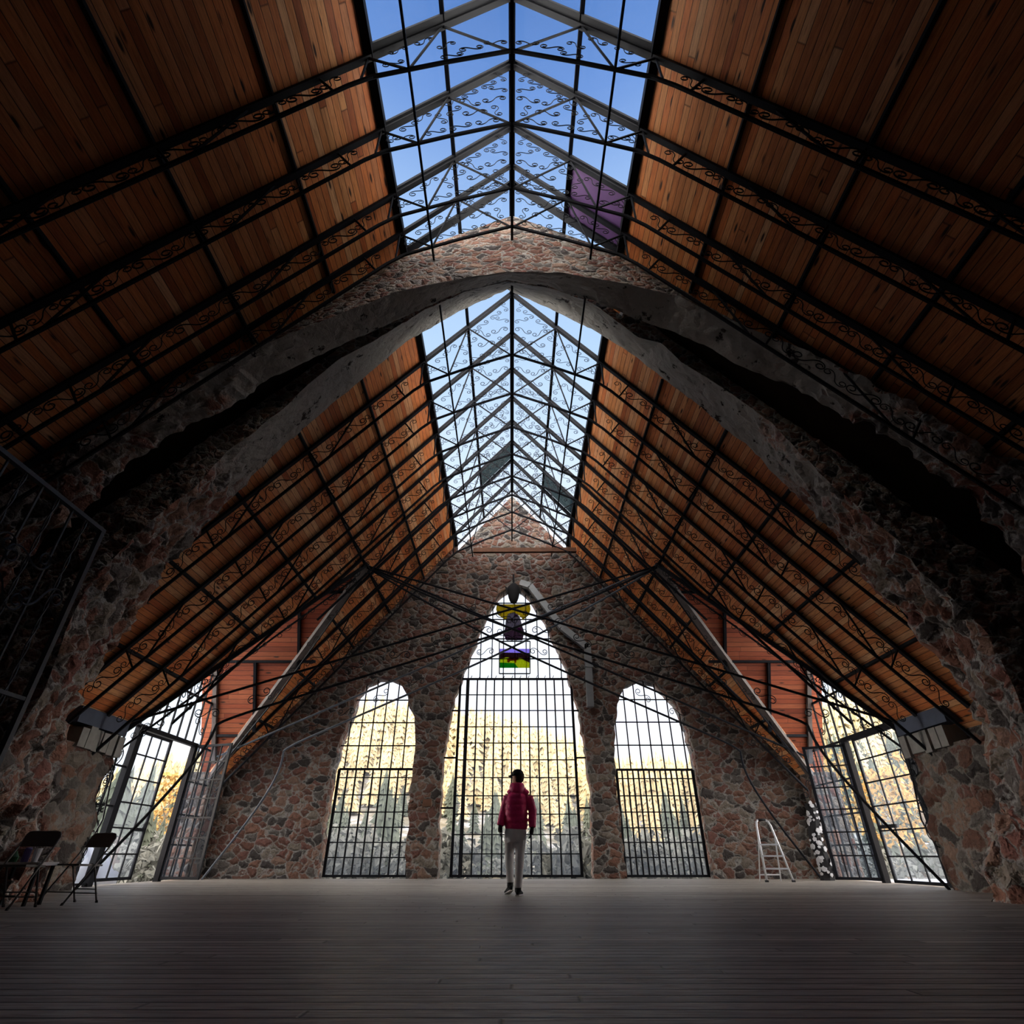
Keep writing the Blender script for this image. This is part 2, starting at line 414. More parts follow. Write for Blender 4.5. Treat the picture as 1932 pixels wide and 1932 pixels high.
# ------------------------------------------------------------------ the stone arch (two ribs that merge at the crown)
def resample(pts, n):
    L = [0]
    for a, c in zip(pts, pts[1:]): L.append(L[-1] + (c - a).length)
    out = []; j = 0
    for i in range(n):
        t = L[-1] * i / (n - 1)
        while j < len(L) - 2 and L[j + 1] < t: j += 1
        k = (t - L[j]) / max(1e-9, L[j + 1] - L[j]); out.append(pts[j].lerp(pts[j + 1], k))
    return out
def px(lst, D): return [Py(u, v, D) for u, v in lst]

AF = {-1: [(957, 513), (860, 527), (759, 547), (660, 585), (560, 625), (440, 677), (299, 746), (216, 793), (132, 848), (60, 902), (0, 945)],
      1: [(957, 513), (1070, 516), (1180, 535), (1277, 558), (1359, 597), (1464, 640), (1554, 675), (1639, 718), (1717, 765), (1775, 804), (1842, 843), (1920, 889)]}
AB = {-1: [(957, 529), (880, 546), (800, 580), (705, 623), (600, 670), (516, 710), (422, 770), (314, 821), (241, 866), (205, 906), (180, 946), (132, 975), (60, 1040), (0, 1100)],
      1: [(957, 529), (1040, 541), (1120, 568), (1207, 605), (1258, 621), (1336, 654), (1398, 691), (1452, 714), (1519, 743), (1608, 788), (1659, 811), (1713, 850), (1752, 885), (1811, 928), (1861, 971), (1912, 1002)]}
BF = {-1: [(957, 531), (880, 549), (800, 584), (705, 643), (640, 677), (578, 728), (545, 761), (422, 859), (361, 924), (292, 975), (216, 1051), (169, 1101), (125, 1190), (85, 1300), (20, 1400), (-30, 1500)],
      1: [(957, 531), (1040, 544), (1120, 572), (1203, 636), (1250, 648), (1285, 683), (1336, 714), (1390, 749), (1460, 800), (1503, 846), (1569, 913), (1631, 967), (1694, 1018), (1733, 1076), (1791, 1123), (1861, 1193), (1915, 1300), (1960, 1420), (1985, 1520)]}
BB = {-1: [(957, 545), (875, 583), (793, 629), (760, 650), (683, 714), (564, 815), (455, 917), (368, 1007), (321, 1065), (274, 1123), (227, 1200), (185, 1258), (139, 1322), (113, 1380), (97, 1480), (86, 1580)],
      1: [(957, 545), (1042, 584), (1126, 626), (1180, 658), (1308, 757), (1421, 850), (1522, 948), (1600, 1041), (1670, 1115), (1725, 1177), (1780, 1251), (1825, 1316), (1857, 1369), (1868, 1460), (1866, 1580)]}
def Pr(u, v, D, m=.2):
    d = ray(u, v); return Py(u, v, min(D, (13.35 - .55 - m) / (d.z / d.y + SL * abs(d.x / d.y))))
def bbD(v): return 8.5 + max(0, min(1, (v - 700) / 900)) * 1.0

def rib(name, label, front, back, n, outer, legF, legB, nf=12):
    """front/back: dict side -> world polyline from crown to foot; outer(p): how far out the rib reaches"""
    stations = []
    for sd in (-1, 1):
        f = resample(front[sd] + legF[sd], n); k = resample(back[sd] + legB[sd], n)
        st = list(zip(f, k))
        stations += list(reversed(st)) if sd == -1 else st[1:]
    rings = []
    for f, k in stations:
        fo, ko = outer(f), outer(k)
        loop = []
        for a, c, m in ((fo, f, 12), (f, k, 16), (k, ko, 8)):
            loop += [a.lerp(c, i / m) for i in range(m)]
        loop.append(ko)
        rings.append(loop)
    b = MB(); m = len(rings[0]); vs = []
    for i, r in enumerate(rings):
        for j, q in enumerate(r):
            ta = r[min(j + 1, m - 1)] - r[max(j - 1, 0)]
            tb = rings[min(i + 1, len(rings) - 1)][j] - rings[max(i - 1, 0)][j]
            nr = ta.cross(tb)
            if nr.length > 1e-6: nr.normalize()
            w = max(0.0, min(1.0, (8.2 - q.z) / 4.0))
            d, pts = noise.voronoi(q * 2.6)
            cell = noise.cell(pts[0] * 37.0)
            edge = min(1.0, (d[1] - d[0]) * 2.2)
            amp = .012 + .10 * w
            k = (edge - .45) * amp + (cell - .4) * amp * .8 + noise.noise(q * 7) * (.012 + .015 * w)
            if j in (0, m - 1): k = 0
            vs.append(q + nr * k * (-1))
    fs = []; mis = []
    for i in range(len(rings) - 1):
        for j in range(m):
            fs.append((i * m + j, i * m + (j + 1) % m, (i + 1) * m + (j + 1) % m, (i + 1) * m + j)); mis.append(1 if j < nf else 0)
    fs.append(tuple(range(m))); fs.append(tuple((len(rings) - 1) * m + j for j in range(m)))
    b._add(vs, fs); b.mi = mis + [0, 0]
    return tag(b.build(name, ['arch', 'arch_face']), label, 'arch', kind='structure')

def outerA(q):
    """up to the underside of the roof, or the lower stone crest below the skylight"""
    yo = 6.62 if q.y < 6.7 else q.y
    if abs(q.x) < SK: return V((q.x, yo, min(roofz(q.x), 12.08 - .62 * abs(q.x))))
    z = roofz(q.x)
    if q.z < 5.2:
        x = min(HW + .1, abs(q.x) + .2 + (5.2 - q.z) * .9)
        return V((math.copysign(x, q.x), q.y, min(q.z + .35, roofz(x) + .1)))
    return V((q.x, yo, z + .12))
def outerB(q):
    zt = min(roofz(q.x) + .1, q.z + .6)
    if abs(q.x) < SK: zt = min(zt, q.z + .12)
    if q.z < 6.5:
        k = min(1, (6.5 - q.z) / 3)
        x = min(HW + .1, abs(q.x) + .3 + 1.3 * k)
        return V((math.copysign(x, q.x), q.y, min(q.z + .7 * (1 - k), roofz(x) + .1)))
    return V((q.x + math.copysign(.15, q.x) * min(1, abs(q.x)), q.y, zt))
fA = {s: [Pr(u, v, 6.27) for u, v in AF[s]] for s in (-1, 1)}
kA = {s: [Pr(u, v, 6.85, .12) for u, v in AB[s]] for s in (-1, 1)}
fB = {s: [Pr(u, v, 6.95 + .7 * min(1, abs(u - 957) / 260)) for u, v in BF[s]] for s in (-1, 1)}
kB = {s: [Pr(u, v, bbD(v), .05) for u, v in BB[s]] for s in (-1, 1)}
legFA = {s: [V((s * 7.2, 6.27, 3.4)), V((s * 7.4, 6.27, 2.0)), V((s * 7.45, 6.27, 0))] for s in (-1, 1)}
legBA = {s: [V((s * 7.15, 6.9, 3.2)), V((s * 7.35, 6.9, 2.0)), V((s * 7.4, 6.9, 0))] for s in (-1, 1)}
legFB = {s: [V((s * 7.35, 7.9, .9)), V((s * 7.4, 8.0, 0))] for s in (-1, 1)}
legBB = {-1: [V((-6.62, 9.5, .45)), V((-6.7, 9.5, 0))], 1: [V((6.72, 9.5, .45)), V((6.8, 9.5, 0))]}
rib('wall_arch_front', 'front rib of the rough stone and concrete arch spanning the hall', fA, kA, 150, outerA, legFA, legBA)
rib('wall_arch_rear', 'rear rib of the rough stone arch behind the dark gap', fB, kB, 160, outerB, legFB, legBB)

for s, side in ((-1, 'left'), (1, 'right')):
    b = MB(); b.prism([V((s * 2.5, 6.68, roofz(2.5) - .03)), V((s * 2.5, 8.35, roofz(2.5) - .03)), V((s * 8.9, 8.6, roofz(8.9) - .03)), V((s * 8.9, 6.68, roofz(8.9) - .03))], (0, 0, .02))  # thin dark sheet added under the roof to blacken the gap
    tag(b.build(f'ceiling_{side}_gap_shade_sheet', 'gap_shade'), f'added black sheet standing in for shade above the gap in the {side} half of the arch', 'ceiling', kind='structure')

# ------------------------------------------------------------------ scrollwork meshes shared by all iron
def scroll_curve(kind='S', N=64):
    pts = []; th = 0; x = z = 0; raw = []
    for i in range(N):
        t = -1 + 2 * i / (N - 1)
        kk = 14.6 * abs(t) ** .8 * (1 if (kind == 'C' or t > 0) else -1) + (1.2 if kind == 'C' else 0)
        th += kk * 2 / N; x += math.cos(th) / N; z += math.sin(th) / N; raw.append((x, z))
    ax, az = raw[0]; bx, bz = raw[-1]; ang = math.atan2(bz - az, bx - ax); ca, sa = math.cos(-ang), math.sin(-ang)
    rot = [((q[0] - (ax + bx) / 2) * ca - (q[1] - (az + bz) / 2) * sa, (q[0] - (ax + bx) / 2) * sa + (q[1] - (az + bz) / 2) * ca) for q in raw]
    w = max(q[0] for q in rot) - min(q[0] for q in rot)
    cz = 0 if kind == 'S' else (max(q[1] for q in rot) + min(q[1] for q in rot)) / 2
    return [V((q[0] / w, 0, (q[1] - cz) / w)) for q in rot]
def scroll_mesh(kind, r):
    b = MB(); b.tube(scroll_curve(kind), r, 4)
    me = bpy.data.meshes.new('scroll'); me.from_pydata(b.v, [], b.f); me.materials.append(M['iron'])
    return me
SCR = {('S', .5): scroll_mesh('S', .021), ('S', .9): scroll_mesh('S', .014), ('C', .5): scroll_mesh('C', .019)}
SCRG = scroll_mesh('S', .02); SCRG.materials.clear(); SCRG.materials.append(M['iron_grey'])
def put_scroll(parent, c, size, ang, kind='S', flip=1, plane='y', name='scroll', mesh=None, rz=0.0):
    o = bpy.data.objects.new(name, mesh or (SCR[(kind, .9)] if (kind == 'S' and size > .75) else SCR[(kind, .5)])); COL.objects.link(o)
    o.parent = parent; o.location = V(c) - V(parent['_w'])
    m = Matrix.Rotation(rz, 4, 'Z') @ Matrix.Rotation(PI / 2 if plane == 'x' else 0, 4, 'Z') @ Matrix.Rotation(-ang, 4, 'Y')
    o.rotation_euler = m.to_euler(); o.scale = (size, size, size * flip)
    return o

# ------------------------------------------------------------------ roof trusses
def tz(x): return roofz(x) - .10
def bz(x):
    x = abs(x)
    return 10.95 - x * (.95 / 2.1) if x <= 2.1 else 10.0 - SL * (x - 2.1)
def truss(y, label, group, xmax, full=True):
    t = thing('roof_truss', label, 'roof truss', (0, y, 10.95), group)
    for s in (-1, 1):
        b = MB(); b.bar((0, y, tz(0)), (s * xmax, y, tz(xmax)), .06, .09); b.build('top_chord', 'iron', t)
        b = MB(); b.tube([(0, y, bz(0)), (s * 1.0, y, bz(1) + .02), (s * 2.0, y, bz(2) - .02), (s * 2.3, y, bz(2.3) - .02), (s * xmax, y, bz(xmax))], .033, 6); b.build('bottom_chord', 'iron', t)
        webs = [((1.12, 't'), (.03, 'b')), ((1.12, 't'), (1.5, 'b')), ((2.15, 't'), (1.5, 'b')), ((2.15, 't'), (2.15, 'b'))]
        x = 2.75
        k = 0
        while x + .5 < xmax:
            webs.append(((x, 't'), (x - .28, 'b')) if k % 2 == 0 else ((x - .05, 't'), (x + .35, 'b'))); x += .82; k += 1
        for (xa, ka), (xb, kb) in webs:
            b = MB(); za = tz(xa) if ka == 't' else bz(xa); zb = tz(xb) if kb == 't' else bz(xb)
            b.tube([(s * xa, y, za), (s * xb, y, zb)], .02, 5); b.build('brace', 'iron', t)
        # scrolls in the centre triangle
        if full:
            cs = [(.2, 12.72, .34, 70), (.42, 12.42, .36, -48), (.25, 12.22, .36, 20), (.75, 12.05, .38, -48), (.3, 11.82, .42, -25), (.72, 11.72, .40, 30), (1.02, 11.72, .34, -48), (.25, 11.4, .36, 75), (.62, 11.32, .42, -18),
                  (1.0, 11.4, .38, -60), (.4, 11.0, .40, -22), (.85, 10.85, .40, -28), (1.2, 11.1, .36, 60), (1.25, 10.66, .36, -25), (1.5, 11.15, .36, -50), (1.72, 10.85, .38, -48), (1.75, 10.45, .36, -10), (2.0, 10.45, .34, 70)]
        else:
            cs = [(.25, 11.25, .36, -8), (.62, 11.05, .38, -20), (1.0, 11.15, .34, -48), (.9, 10.78, .36, -25), (1.35, 11.3, .36, -50), (1.75, 10.5, .34, -30), (1.72, 10.95, .34, -48)]
        for i, (x, z, sz, a) in enumerate(cs):
            put_scroll(t, (s * x, y, z), sz, math.radians(a) * s, 'S', -1 if (i % 2) ^ (s < 0) else 1)
        x = 2.55; i = 0
        a = -math.atan(SL)
        while x < xmax - .25:
            put_scroll(t, (s * x, y, (tz(x) + bz(x)) / 2), .52 if i % 2 else .42, (a + (.25 if i % 2 else -.35)) * s, 'S', (-1 if i % 2 else 1) * s)
            x += .31; i += 1
    return t
ORD = ['nearest', 'second', 'third', 'fourth', 'fifth', 'sixth', 'seventh', 'eighth']
YF = [3.42, 4.40, 5.45, 6.18]
YR = [9.42, 10.75, 12.1, 13.35, 14.5, 15.6, 16.7, 17.95]
for i, y in enumerate(YF):
    lab = f'black scrollwork truss in front of the stone arch, {ORD[i]} of four from the viewer' if i else 'black iron scrollwork truss nearest the viewer, sparse scrolls at its peak'
    if i == 3: lab = 'black iron scrollwork truss fixed against the front face of the stone arch'
    truss(y, lab, 'iron roof trusses before the arch', 8.3, i > 0)
for i, y in enumerate(YR):
    lab = f'black scrollwork truss beyond the stone arch, {ORD[i]} of eight from the arch'
    if i == 0: lab = 'black iron scrollwork truss just beyond the stone arch'
    if i == 7: lab = 'black iron scrollwork truss closest to the far stone gable'
    truss(y, lab, 'iron roof trusses beyond the arch', min(8.7, valley_x(y) - .05) if y > V0 else 8.6)

# purlins along the plank slopes
NTH = ['first', 'second', 'third', 'fourth', 'fifth', 'sixth']
for s, side in ((-1, 'left'), (1, 'right')):
    for i, x in enumerate((3.28, 4.42, 5.5, 6.6, 7.7)):
        for nm, y0, y1 in (('before', .5, 6.5), ('beyond', 8.7, YB)):
            z = roofz(x) - .05
            segs = [(y0, y1, 'before the arch' if nm == 'before' else 'beyond the arch')]
            if nm == 'beyond' and x > VA[0]:
                k = (x - VA[0]) / (HW - VA[0])
                segs = [(y0, VA[1] - k * (VA[1] - V0), 'between arch and cross gable'), (VA[1] + k * (V1 - VA[1]), y1, 'beyond the cross gable')]
            for a, c, where in segs:
                t = MB(); t.bar((s * x, a, z), (s * x, c, z), .055, .06, (0, 0, 1))
                o = t.build('roof_purlin', 'iron', origin=(s * x, a, z))
                tag(o, f'dark purlin under {side} plank slope {where}, {NTH[i]} below the skylight', 'roof purlin', 'purlins under the plank ceiling')
    b = MB(); b.bar((s * 1.5, 1.0, bz(1.5)), (s * 1.5, YB, bz(1.5)), .035, .05, (0, 0, 1))
    tag(b.build('tie_rail', 'iron', origin=(s * 1.5, 1, bz(1.5))), f'thin iron rail running lengthwise under the {side} half of the skylight', 'rail')
b = MB(); b.bar((0, 1.0, bz(0)), (0, YB, bz(0)), .05, .06, (0, 0, 1))
tag(b.build('tie_rail', 'iron', origin=(0, 1, bz(0))), 'thin iron rail running lengthwise below the ridge, joining the truss peaks', 'rail')

# skylight: two slopes of glass with mullions
for wi, (s, side) in enumerate(((-1, 'left'), (1, 'right'))):
    w = thing(f'window_{wi + 1}', f'{side} slope of the long glass ridge skylight', 'skylight', (s * SK, 2.5, roofz(SK)), None, 'structure')
    b = MB(); b.bar((s * SK, 2.4, roofz(SK)), (s * SK, YB, roofz(SK)), .14, .16, (0, 0, 1)); b.build('frame', 'iron', w)
    b = MB(); b.bar((s * 1.12, 2.4, roofz(1.12)), (s * 1.12, YB, roofz(1.12)), .07, .1, (0, 0, 1)); b.build('mullion', 'iron', w)
    ys = [2.5, 3.36] + YF[1:3] + [6.6, 7.9] + YR + [YB]
    for k in range(len(ys)):
        y = ys[k]
        b = MB(); b.bar((0, y, roofz(0) - .03), (s * SK, y, roofz(SK) - .03), .05, .16 if y < 8 else .09, (0, 1, 0)); b.build('glazing_bar', 'iron', w)
    for k in range(len(ys) - 1):
        for xa, xb in ((.02, 1.1), (1.13, SK)):
            ya, yb = ys[k] + .02, ys[k + 1] - .02
            mat, nm, lab = 'glass', 'pane', None
            if s > 0 and xa > 1 and abs(ys[k] - 5.45) < .1: mat, nm, lab = 'purple', 'board', 'purple painted board in place of glass'
            if (s < 0 and xa < 1 and abs(ys[k] - 15.6) < .1) or (s > 0 and xa > 1 and abs(ys[k] - 15.6) < .1): mat, lab = 'smoky', 'smoky dark pane'
            b = MB(); b.prism([(s * xa, ya, roofz(xa) + .04), (s * xb, ya, roofz(xb) + .04), (s * xb, yb, roofz(xb) + .04), (s * xa, yb, roofz(xa) + .04)], (0, 0, .008 if nm == 'pane' else .04))
            o = b.build(nm, mat, w)
            if lab: o['label'] = lab
b = MB(); b.bar((0, 2.4, roofz(0) - .06), (0, YB - .1, roofz(0) - .06), .12, .22, (0, 0, 1))
tag(b.build('ridge_beam', 'iron', origin=(0, 2.4, 13.2)), 'dark ridge beam along the top of the skylight', 'beam')

# rusted tie beam below the far skylight end
b = MB(); a, c = Py(893, 1039, 18.0), Py(1087, 1038, 18.0); b.bar(a, c, .14, .16, (0, 0, 1))
tag(b.build('tie_beam', 'rust', origin=a), 'rusty brown steel beam across the top of the far stone gable', 'beam')

# valley flashing and purlins of the cross gables
for s, side in ((-1, 'left'), (1, 'right')):
    A = V((s * VA[0], VA[1], roofz(VA[0]) - .08))
    t = thing('valley_beam', f'weathered grey valley rafter along the far edge of the {side} cross gable', 'beam', A)
    b = MB(); b.bar(A, (s * HW, V1, roofz(HW) - .08), .20, .12, (0, 0, 1)); b.build('rafter', 'flash', t)
    b = MB(); b.tube([A + V((0, 0, -.3)), (s * 7.0, 16.7, roofz(7.0) - .55), (s * HW, V1 - .1, roofz(HW) - .2)], .025, 5); b.build('lower_chord', 'iron', t)
    for k in range(7):
        f = (k + .7) / 8; p = A.lerp(V((s * HW, V1, roofz(HW) - .08)), f)
        put_scroll(t, p + V((0, -.05, -.22)), .4, math.radians(-38) * s, 'S', 1 if k % 2 else -1)
    t = thing('valley_beam', f'black iron valley bar along the near edge of the {side} cross gable', 'beam', A)
    b = MB(); b.bar(A, (s * HW, V0, roofz(HW) - .1), .09, .1, (0, 0, 1)); b.build('rafter', 'iron', t)
    b = MB(); b.tube([A + V((s * .3, -.05, -.5)), (s * HW, V0 + .1, roofz(HW) - .45)], .028, 5); b.build('lower_chord', 'iron', t)
    for k in range(9):
        f = (k + .8) / 10; p = A.lerp(V((s * HW, V0 + .05, roofz(HW) - .08)), f)
        put_scroll(t, p + V((0, 0, -.3)), .42, math.radians(-45) * s, 'S', 1 if k % 2 else -1)
    sl = (roofz(VA[0]) - roofz(HW)) / (V1 - VA[1])
    t = thing('gable_frame', f'black steel bars framing the red planks of the {side} cross gable', 'frame', (s * HW, 16.5, 5.5))
    def G(x, z): return V((s * x, VA[1] + (roofz(VA[0]) - z) / sl - .05, z))
    for (x0, z0, x1, z1) in ((4.9, 7.3, 8.9, 7.3), (5.9, 5.5, 8.9, 5.5), (7.9, 3.6, 8.9, 3.6)):
        b = MB(); b.bar(G(x0, z0), G(x1, z1), .07, .07); b.build('rail', 'iron', t)
    for (x0, z0, x1, z1) in ((6.4, 7.3, 6.4, 5.3), (7.7, 5.5, 7.7, 3.7)):
        b = MB(); b.bar(G(x0, z0), G(x1, z1), .08, .08); b.build('strut', 'iron', t)
    b = MB(); b.bar(G(HW - .02, 7.9), G(HW - .02, 2.9), .12, .12); b.build('corner_post', 'flash', t)

# four diagonal ribs crossing under the cross gables
def diag(s, near, label):
    """from the valley apex on side s down to the floor by the opposite side wall"""
    A = V((s * VA[0], VA[1], roofz(VA[0]) - .15)); yl = 12.75 if near else 17.75
    B = V((-s * 8.75, yl, 2.95 if near else 3.05))
    mat = 'iron_grey' if not near and s == 1 else 'iron'
    t = thing('diagonal_rib', label, 'iron rib', (-s * 8.5, yl, 0), 'diagonal iron ribs under the cross gables')
    b = MB(); b.tube([A, B], .03, 6); b.build('top_chord', mat, t)
    low = [A + V((0, 0, -.05))]
    for f in (.12, .3, .5, .7, .84):
        low.append(A.lerp(B, f) + V((0, 0, -.12 - .5 * min(f * 3, 1))))
    e = low[-1]
    foot = V((-s * 8.35, yl, 0)) if near else V((-s * 8.45, yl + .3, 0))
    for k in range(1, 9):
        f = k / 8; low.append(e.lerp(foot, f) + V((s * .55 * math.sin(f * PI) , 0, .42 * math.sin(f * PI) * 1.2)))
    for _ in range(2):
        nl = [low[0]]
        for a, c in zip(low, low[1:]): nl += [a.lerp(c, .25), a.lerp(c, .75)]
        low = nl + [low[-1]]
    b = MB(); b.tube(low, .03, 6); b.build('bottom_chord', mat, t)
    d = B - A; ang = math.atan2(d.z, d.x) ; rz = math.atan2(d.y, d.x)
    for k in range(11):
        f = .16 + k * .078; c = A.lerp(B, f) + V((0, 0, -.32)); hd = math.hypot(d.x, d.y)
        put_scroll(t, c, .5, math.atan2(d.z, hd) + (.25 if k % 2 else -.2), 'S', 1 if k % 2 else -1, rz=rz)
    for k, (dz, sz) in enumerate(((2.2, .5), (1.6, .45), (.9, .45))):
        put_scroll(t, V((-s * (8.55), yl, dz)), sz, 1.1 * (-s), 'S', 1 if k % 2 else -1, rz=0)
    return t
diag(1, True, 'diagonal iron scroll rib landing at the near edge of the left gates')
diag(-1, True, 'diagonal iron scroll rib landing at the near edge of the right gates')
diag(1, False, 'diagonal iron scroll rib landing in the far left corner by the back wall')
diag(-1, False, 'diagonal iron scroll rib landing in the far right corner behind the ladder')

# ------------------------------------------------------------------ grilles in the back wall
def span_v(poly, x):
    zs = []
    for a, c in zip(poly, poly[1:] + poly[:1]):
        if (a.x - x) * (c.x - x) < 0: zs.append(a.z + (c.z - a.z) * (x - a.x) / (c.x - a.x))
    return (min(zs), max(zs)) if len(zs) > 1 else None
def span_h(poly, z, x0=-99, x1=99):
    xs = []
    for a, c in zip(poly, poly[1:] + poly[:1]):
        if (a.z - z) * (c.z - z) < 0: xs.append(a.x + (c.x - a.x) * (z - a.z) / (c.z - a.z))
    return (min(xs), max(xs)) if len(xs) > 1 else None
def zat(v): return Py(966, v, YB).z
YG = YB + .3
def upper_light(num, key, label, zh, xs, zs):
    poly = OUT[key]
    w = thing(f'window_{num}', label, 'window', (poly[0].x, YG, zh), None, 'structure')
    for x in xs:
        sp = span_v(poly, x)
        if sp and sp[1] > zh:
            b = MB(); b.bar((x, YG, zh), (x, YG, sp[1] + .05), .035, .035); b.build('mullion', 'iron', w)
    for z in zs:
        sp = span_h(poly, z)
        if sp: b = MB(); b.bar((sp[0] - .03, YG, z), (sp[1] + .03, YG, z), .035, .035); b.build('transom', 'iron', w)
    pts = [q for q in poly if q.z > zh]
    sp = span_h(poly, zh)
    pts = [V((sp[0], YG + .03, zh))] + [V((q.x, YG + .03, q.z)) for q in pts] + [V((sp[1], YG + .03, zh))]
    b = MB(); b.prism(pts, (0, .008, 0)); b.build('pane', 'glass_gate', w)
    return w
def lin(a, c, n): return [a + (c - a) * i / (n - 1) for i in range(n)]
def gate(label, x0, x1, z1, npick, zrails, y, key, skip=(), lean=0.0, yaw=0.0):
    t = thing('iron_gate', label, 'gate', (x0, y, 0.03), 'tall iron gates in the back wall')
    def topx(x, z): return x + lean * z
    for nm, x, w in (('stile', x0, .08), ('stile', x1, .08)):
        b = MB(); b.bar((x, y, .03), (topx(x, z1), y, z1), w, .06); b.build(nm, 'iron', t)
    for nm, z in (('bottom_rail', .06), ('head_rail', z1)):
        b = MB(); b.bar((topx(x0, z), y, z), (topx(x1, z), y, z), .06, .08); b.build(nm, 'iron', t)
    xs = lin(x0, x1, npick + 2)[1:-1]
    for x in xs:
        b = MB(); b.bar((x, y, .05), (topx(x, z1), y, z1), .045, .04); b.build('picket', 'iron', t)
    for z in zrails:
        b = MB(); b.bar((topx(x0, z), y, z), (topx(x1, z), y, z), .03, .03); b.build('cross_rail', 'iron', t)
    b = MB(); allx = [x0] + xs + [x1]; zz = [.06] + sorted(zrails) + [z1]
    rr = random.Random(hash(len(label)))
    for i in range(len(allx) - 1):
        for j in range(len(zz) - 1):
            if (i, j) in skip: continue
            b.prism([(allx[i] + .01, y + .025, zz[j] + .01), (allx[i + 1] - .01, y + .025, zz[j] + .01), (allx[i + 1] - .01, y + .025, zz[j + 1] - .01), (allx[i] + .01, y + .025, zz[j + 1] - .01)], (0, .006, 0))
    if not lean: b.build('panes', 'glass_gate', t)
    return t
zc = zat(1277); zl = zat(1449); zr_ = zat(1450)
upper_light(3, 'c', 'pointed window light of iron squares above the middle gate', zc, lin(-1.9, 2.1, 11), [zat(v) for v in (1132, 1163, 1200, 1238)])
upper_light(4, 'l', 'arched window light of iron squares above the left gate of the back wall', zl, lin(-5.3, -3.1, 7)[0:], [zat(v) for v in (1317, 1360, 1404)])
upper_light(5, 'r', 'arched window light of iron squares above the right gate of the back wall', zr_, lin(3.4, 5.55, 7), [zat(v) for v in (1316, 1359, 1403)])
rails_c = [zat(v) for v in (1307, 1337, 1368, 1399, 1431, 1465, 1500, 1535, 1574, 1611)]
g = gate('tall black iron gate in the middle pointed opening, straight ahead of the person', -1.76, 2.02, zc, 12, rails_c, YG - .02, 'c', skip=((1, 0), (9, 0), (2, 3)))
b = MB(); b.bar((-1.52, YG - .04, .02), (-1.52, YG - .04, zc), .07, .08); b.build('meeting_stile', 'iron', g)
for k in range(14):
    b = MB(); x = -1.7 + k * .28; b.bar((x, YG - .02, zc), (x + .05, YG - .02, zc + .12), .02, .02); b.build('finial', 'iron', g)
side_t = thing('side_grille', 'narrow iron side bars between the middle gate and its stone jambs', 'grille', (-2.2, YG, 0))
for v in (1337, 1427, 1523):
    z = zat(v); sp = span_h(OUT['c'], z)
    for a, c in ((sp[0], -1.76), (2.02, sp[1])):
        b = MB(); b.bar((a - .03, YG, z), (c, YG, z), .05, .04); b.build('cross_rail', 'iron', side_t)
xl0, xl1 = Py(602, 1651, YB).x, Py(766, 1651, YB).x
gate('black iron gate filling the left arch of the back wall', xl0 + .05, xl1 - .03, zl, 8, [zat(v) for v in (1465, 1498, 1531, 1560, 1589, 1618)], YG - .02, 'l')
xr0, xr1 = Py(1182, 1651, YB).x, Py(1346, 1651, YB).x
gate('black iron gate filling the right arch of the back wall, bars in close pairs', xr0 + .03, xr1 - .05, zr_, 13, [zat(v) for v in (1467, 1500, 1531, 1561, 1589, 1618)], YG - .02, 'r')

# stained glass panels hung in the pointed light
YS = YG - .06
def plate(pts, mat, name, parent, dy=0.0):
    b = MB(); b.prism([Py(u, v, YS + dy) for u, v in pts], (0, .012, 0)); return b.build(name, mat, parent)
t = thing('stained_glass_panel', 'stained glass figure with a wide gold halo in the pointed window', 'stained glass', Py(968, 1209, YS))
plate([(937, 1140), (1000, 1140), (1001, 1150), (998, 1160), (990, 1167), (984, 1170), (985, 1166), (978, 1160), (970, 1155), (958, 1158), (956, 1169), (948, 1166), (940, 1160), (936, 1150)], 'sg_gold', 'halo', t)
plate([(958, 1158), (970, 1155), (978, 1160), (982, 1168), (985, 1180), (977, 1184), (965, 1188), (953, 1183), (954, 1172)], 'sg_grey', 'robe', t)
plate([(953, 1183), (965, 1188), (977, 1184), (985, 1180), (989, 1192), (986, 1208), (955, 1208), (950, 1197)], 'sg_mauve', 'skirt', t)
for cx, cy, r in ((979, 1189, 4.5), (955, 1204, 2.5), (974, 1161, 2.2)):
    plate([(cx + r * math.cos(a * PI / 4), cy + r * math.sin(a * PI / 4)) for a in range(8)], 'sg_pink', 'flower', t, -.02)
t = thing('stained_glass_panel', 'small square stained glass picture of a brown animal on a green meadow', 'stained glass', Py(971, 1260, YS))
plate([(943, 1224), (999, 1224), (999, 1232), (943, 1231)], 'sg_lilac', 'sky', t)
plate([(943, 1231), (999, 1232), (999, 1250), (990, 1246), (982, 1241), (970, 1242), (956, 1240), (943, 1243)], 'sg_brown', 'hills', t)
plate([(943, 1243), (956, 1240), (970, 1242), (982, 1241), (990, 1246), (999, 1250), (999, 1260), (978, 1260), (970, 1251), (943, 1250)], 'sg_lime', 'field', t)
plate([(943, 1250), (970, 1251), (978, 1260), (943, 1260)], 'sg_green', 'grass', t)
plate([(957, 1249), (957, 1243), (962, 1240), (972, 1241), (976, 1239), (979, 1244), (974, 1246), (974, 1250), (971, 1250), (970, 1246), (962, 1247), (961, 1250)], 'sg_orange', 'animal', t, -.02)
b = MB()
cs = [(942, 1210), (1000, 1210), (1000, 1271), (942, 1271)]
for a, c in zip(cs, cs[1:] + cs[:1]): b.bar(Py(*a, YS - .01), Py(*c, YS - .01), .035)
b.build('frame', 'iron', t)

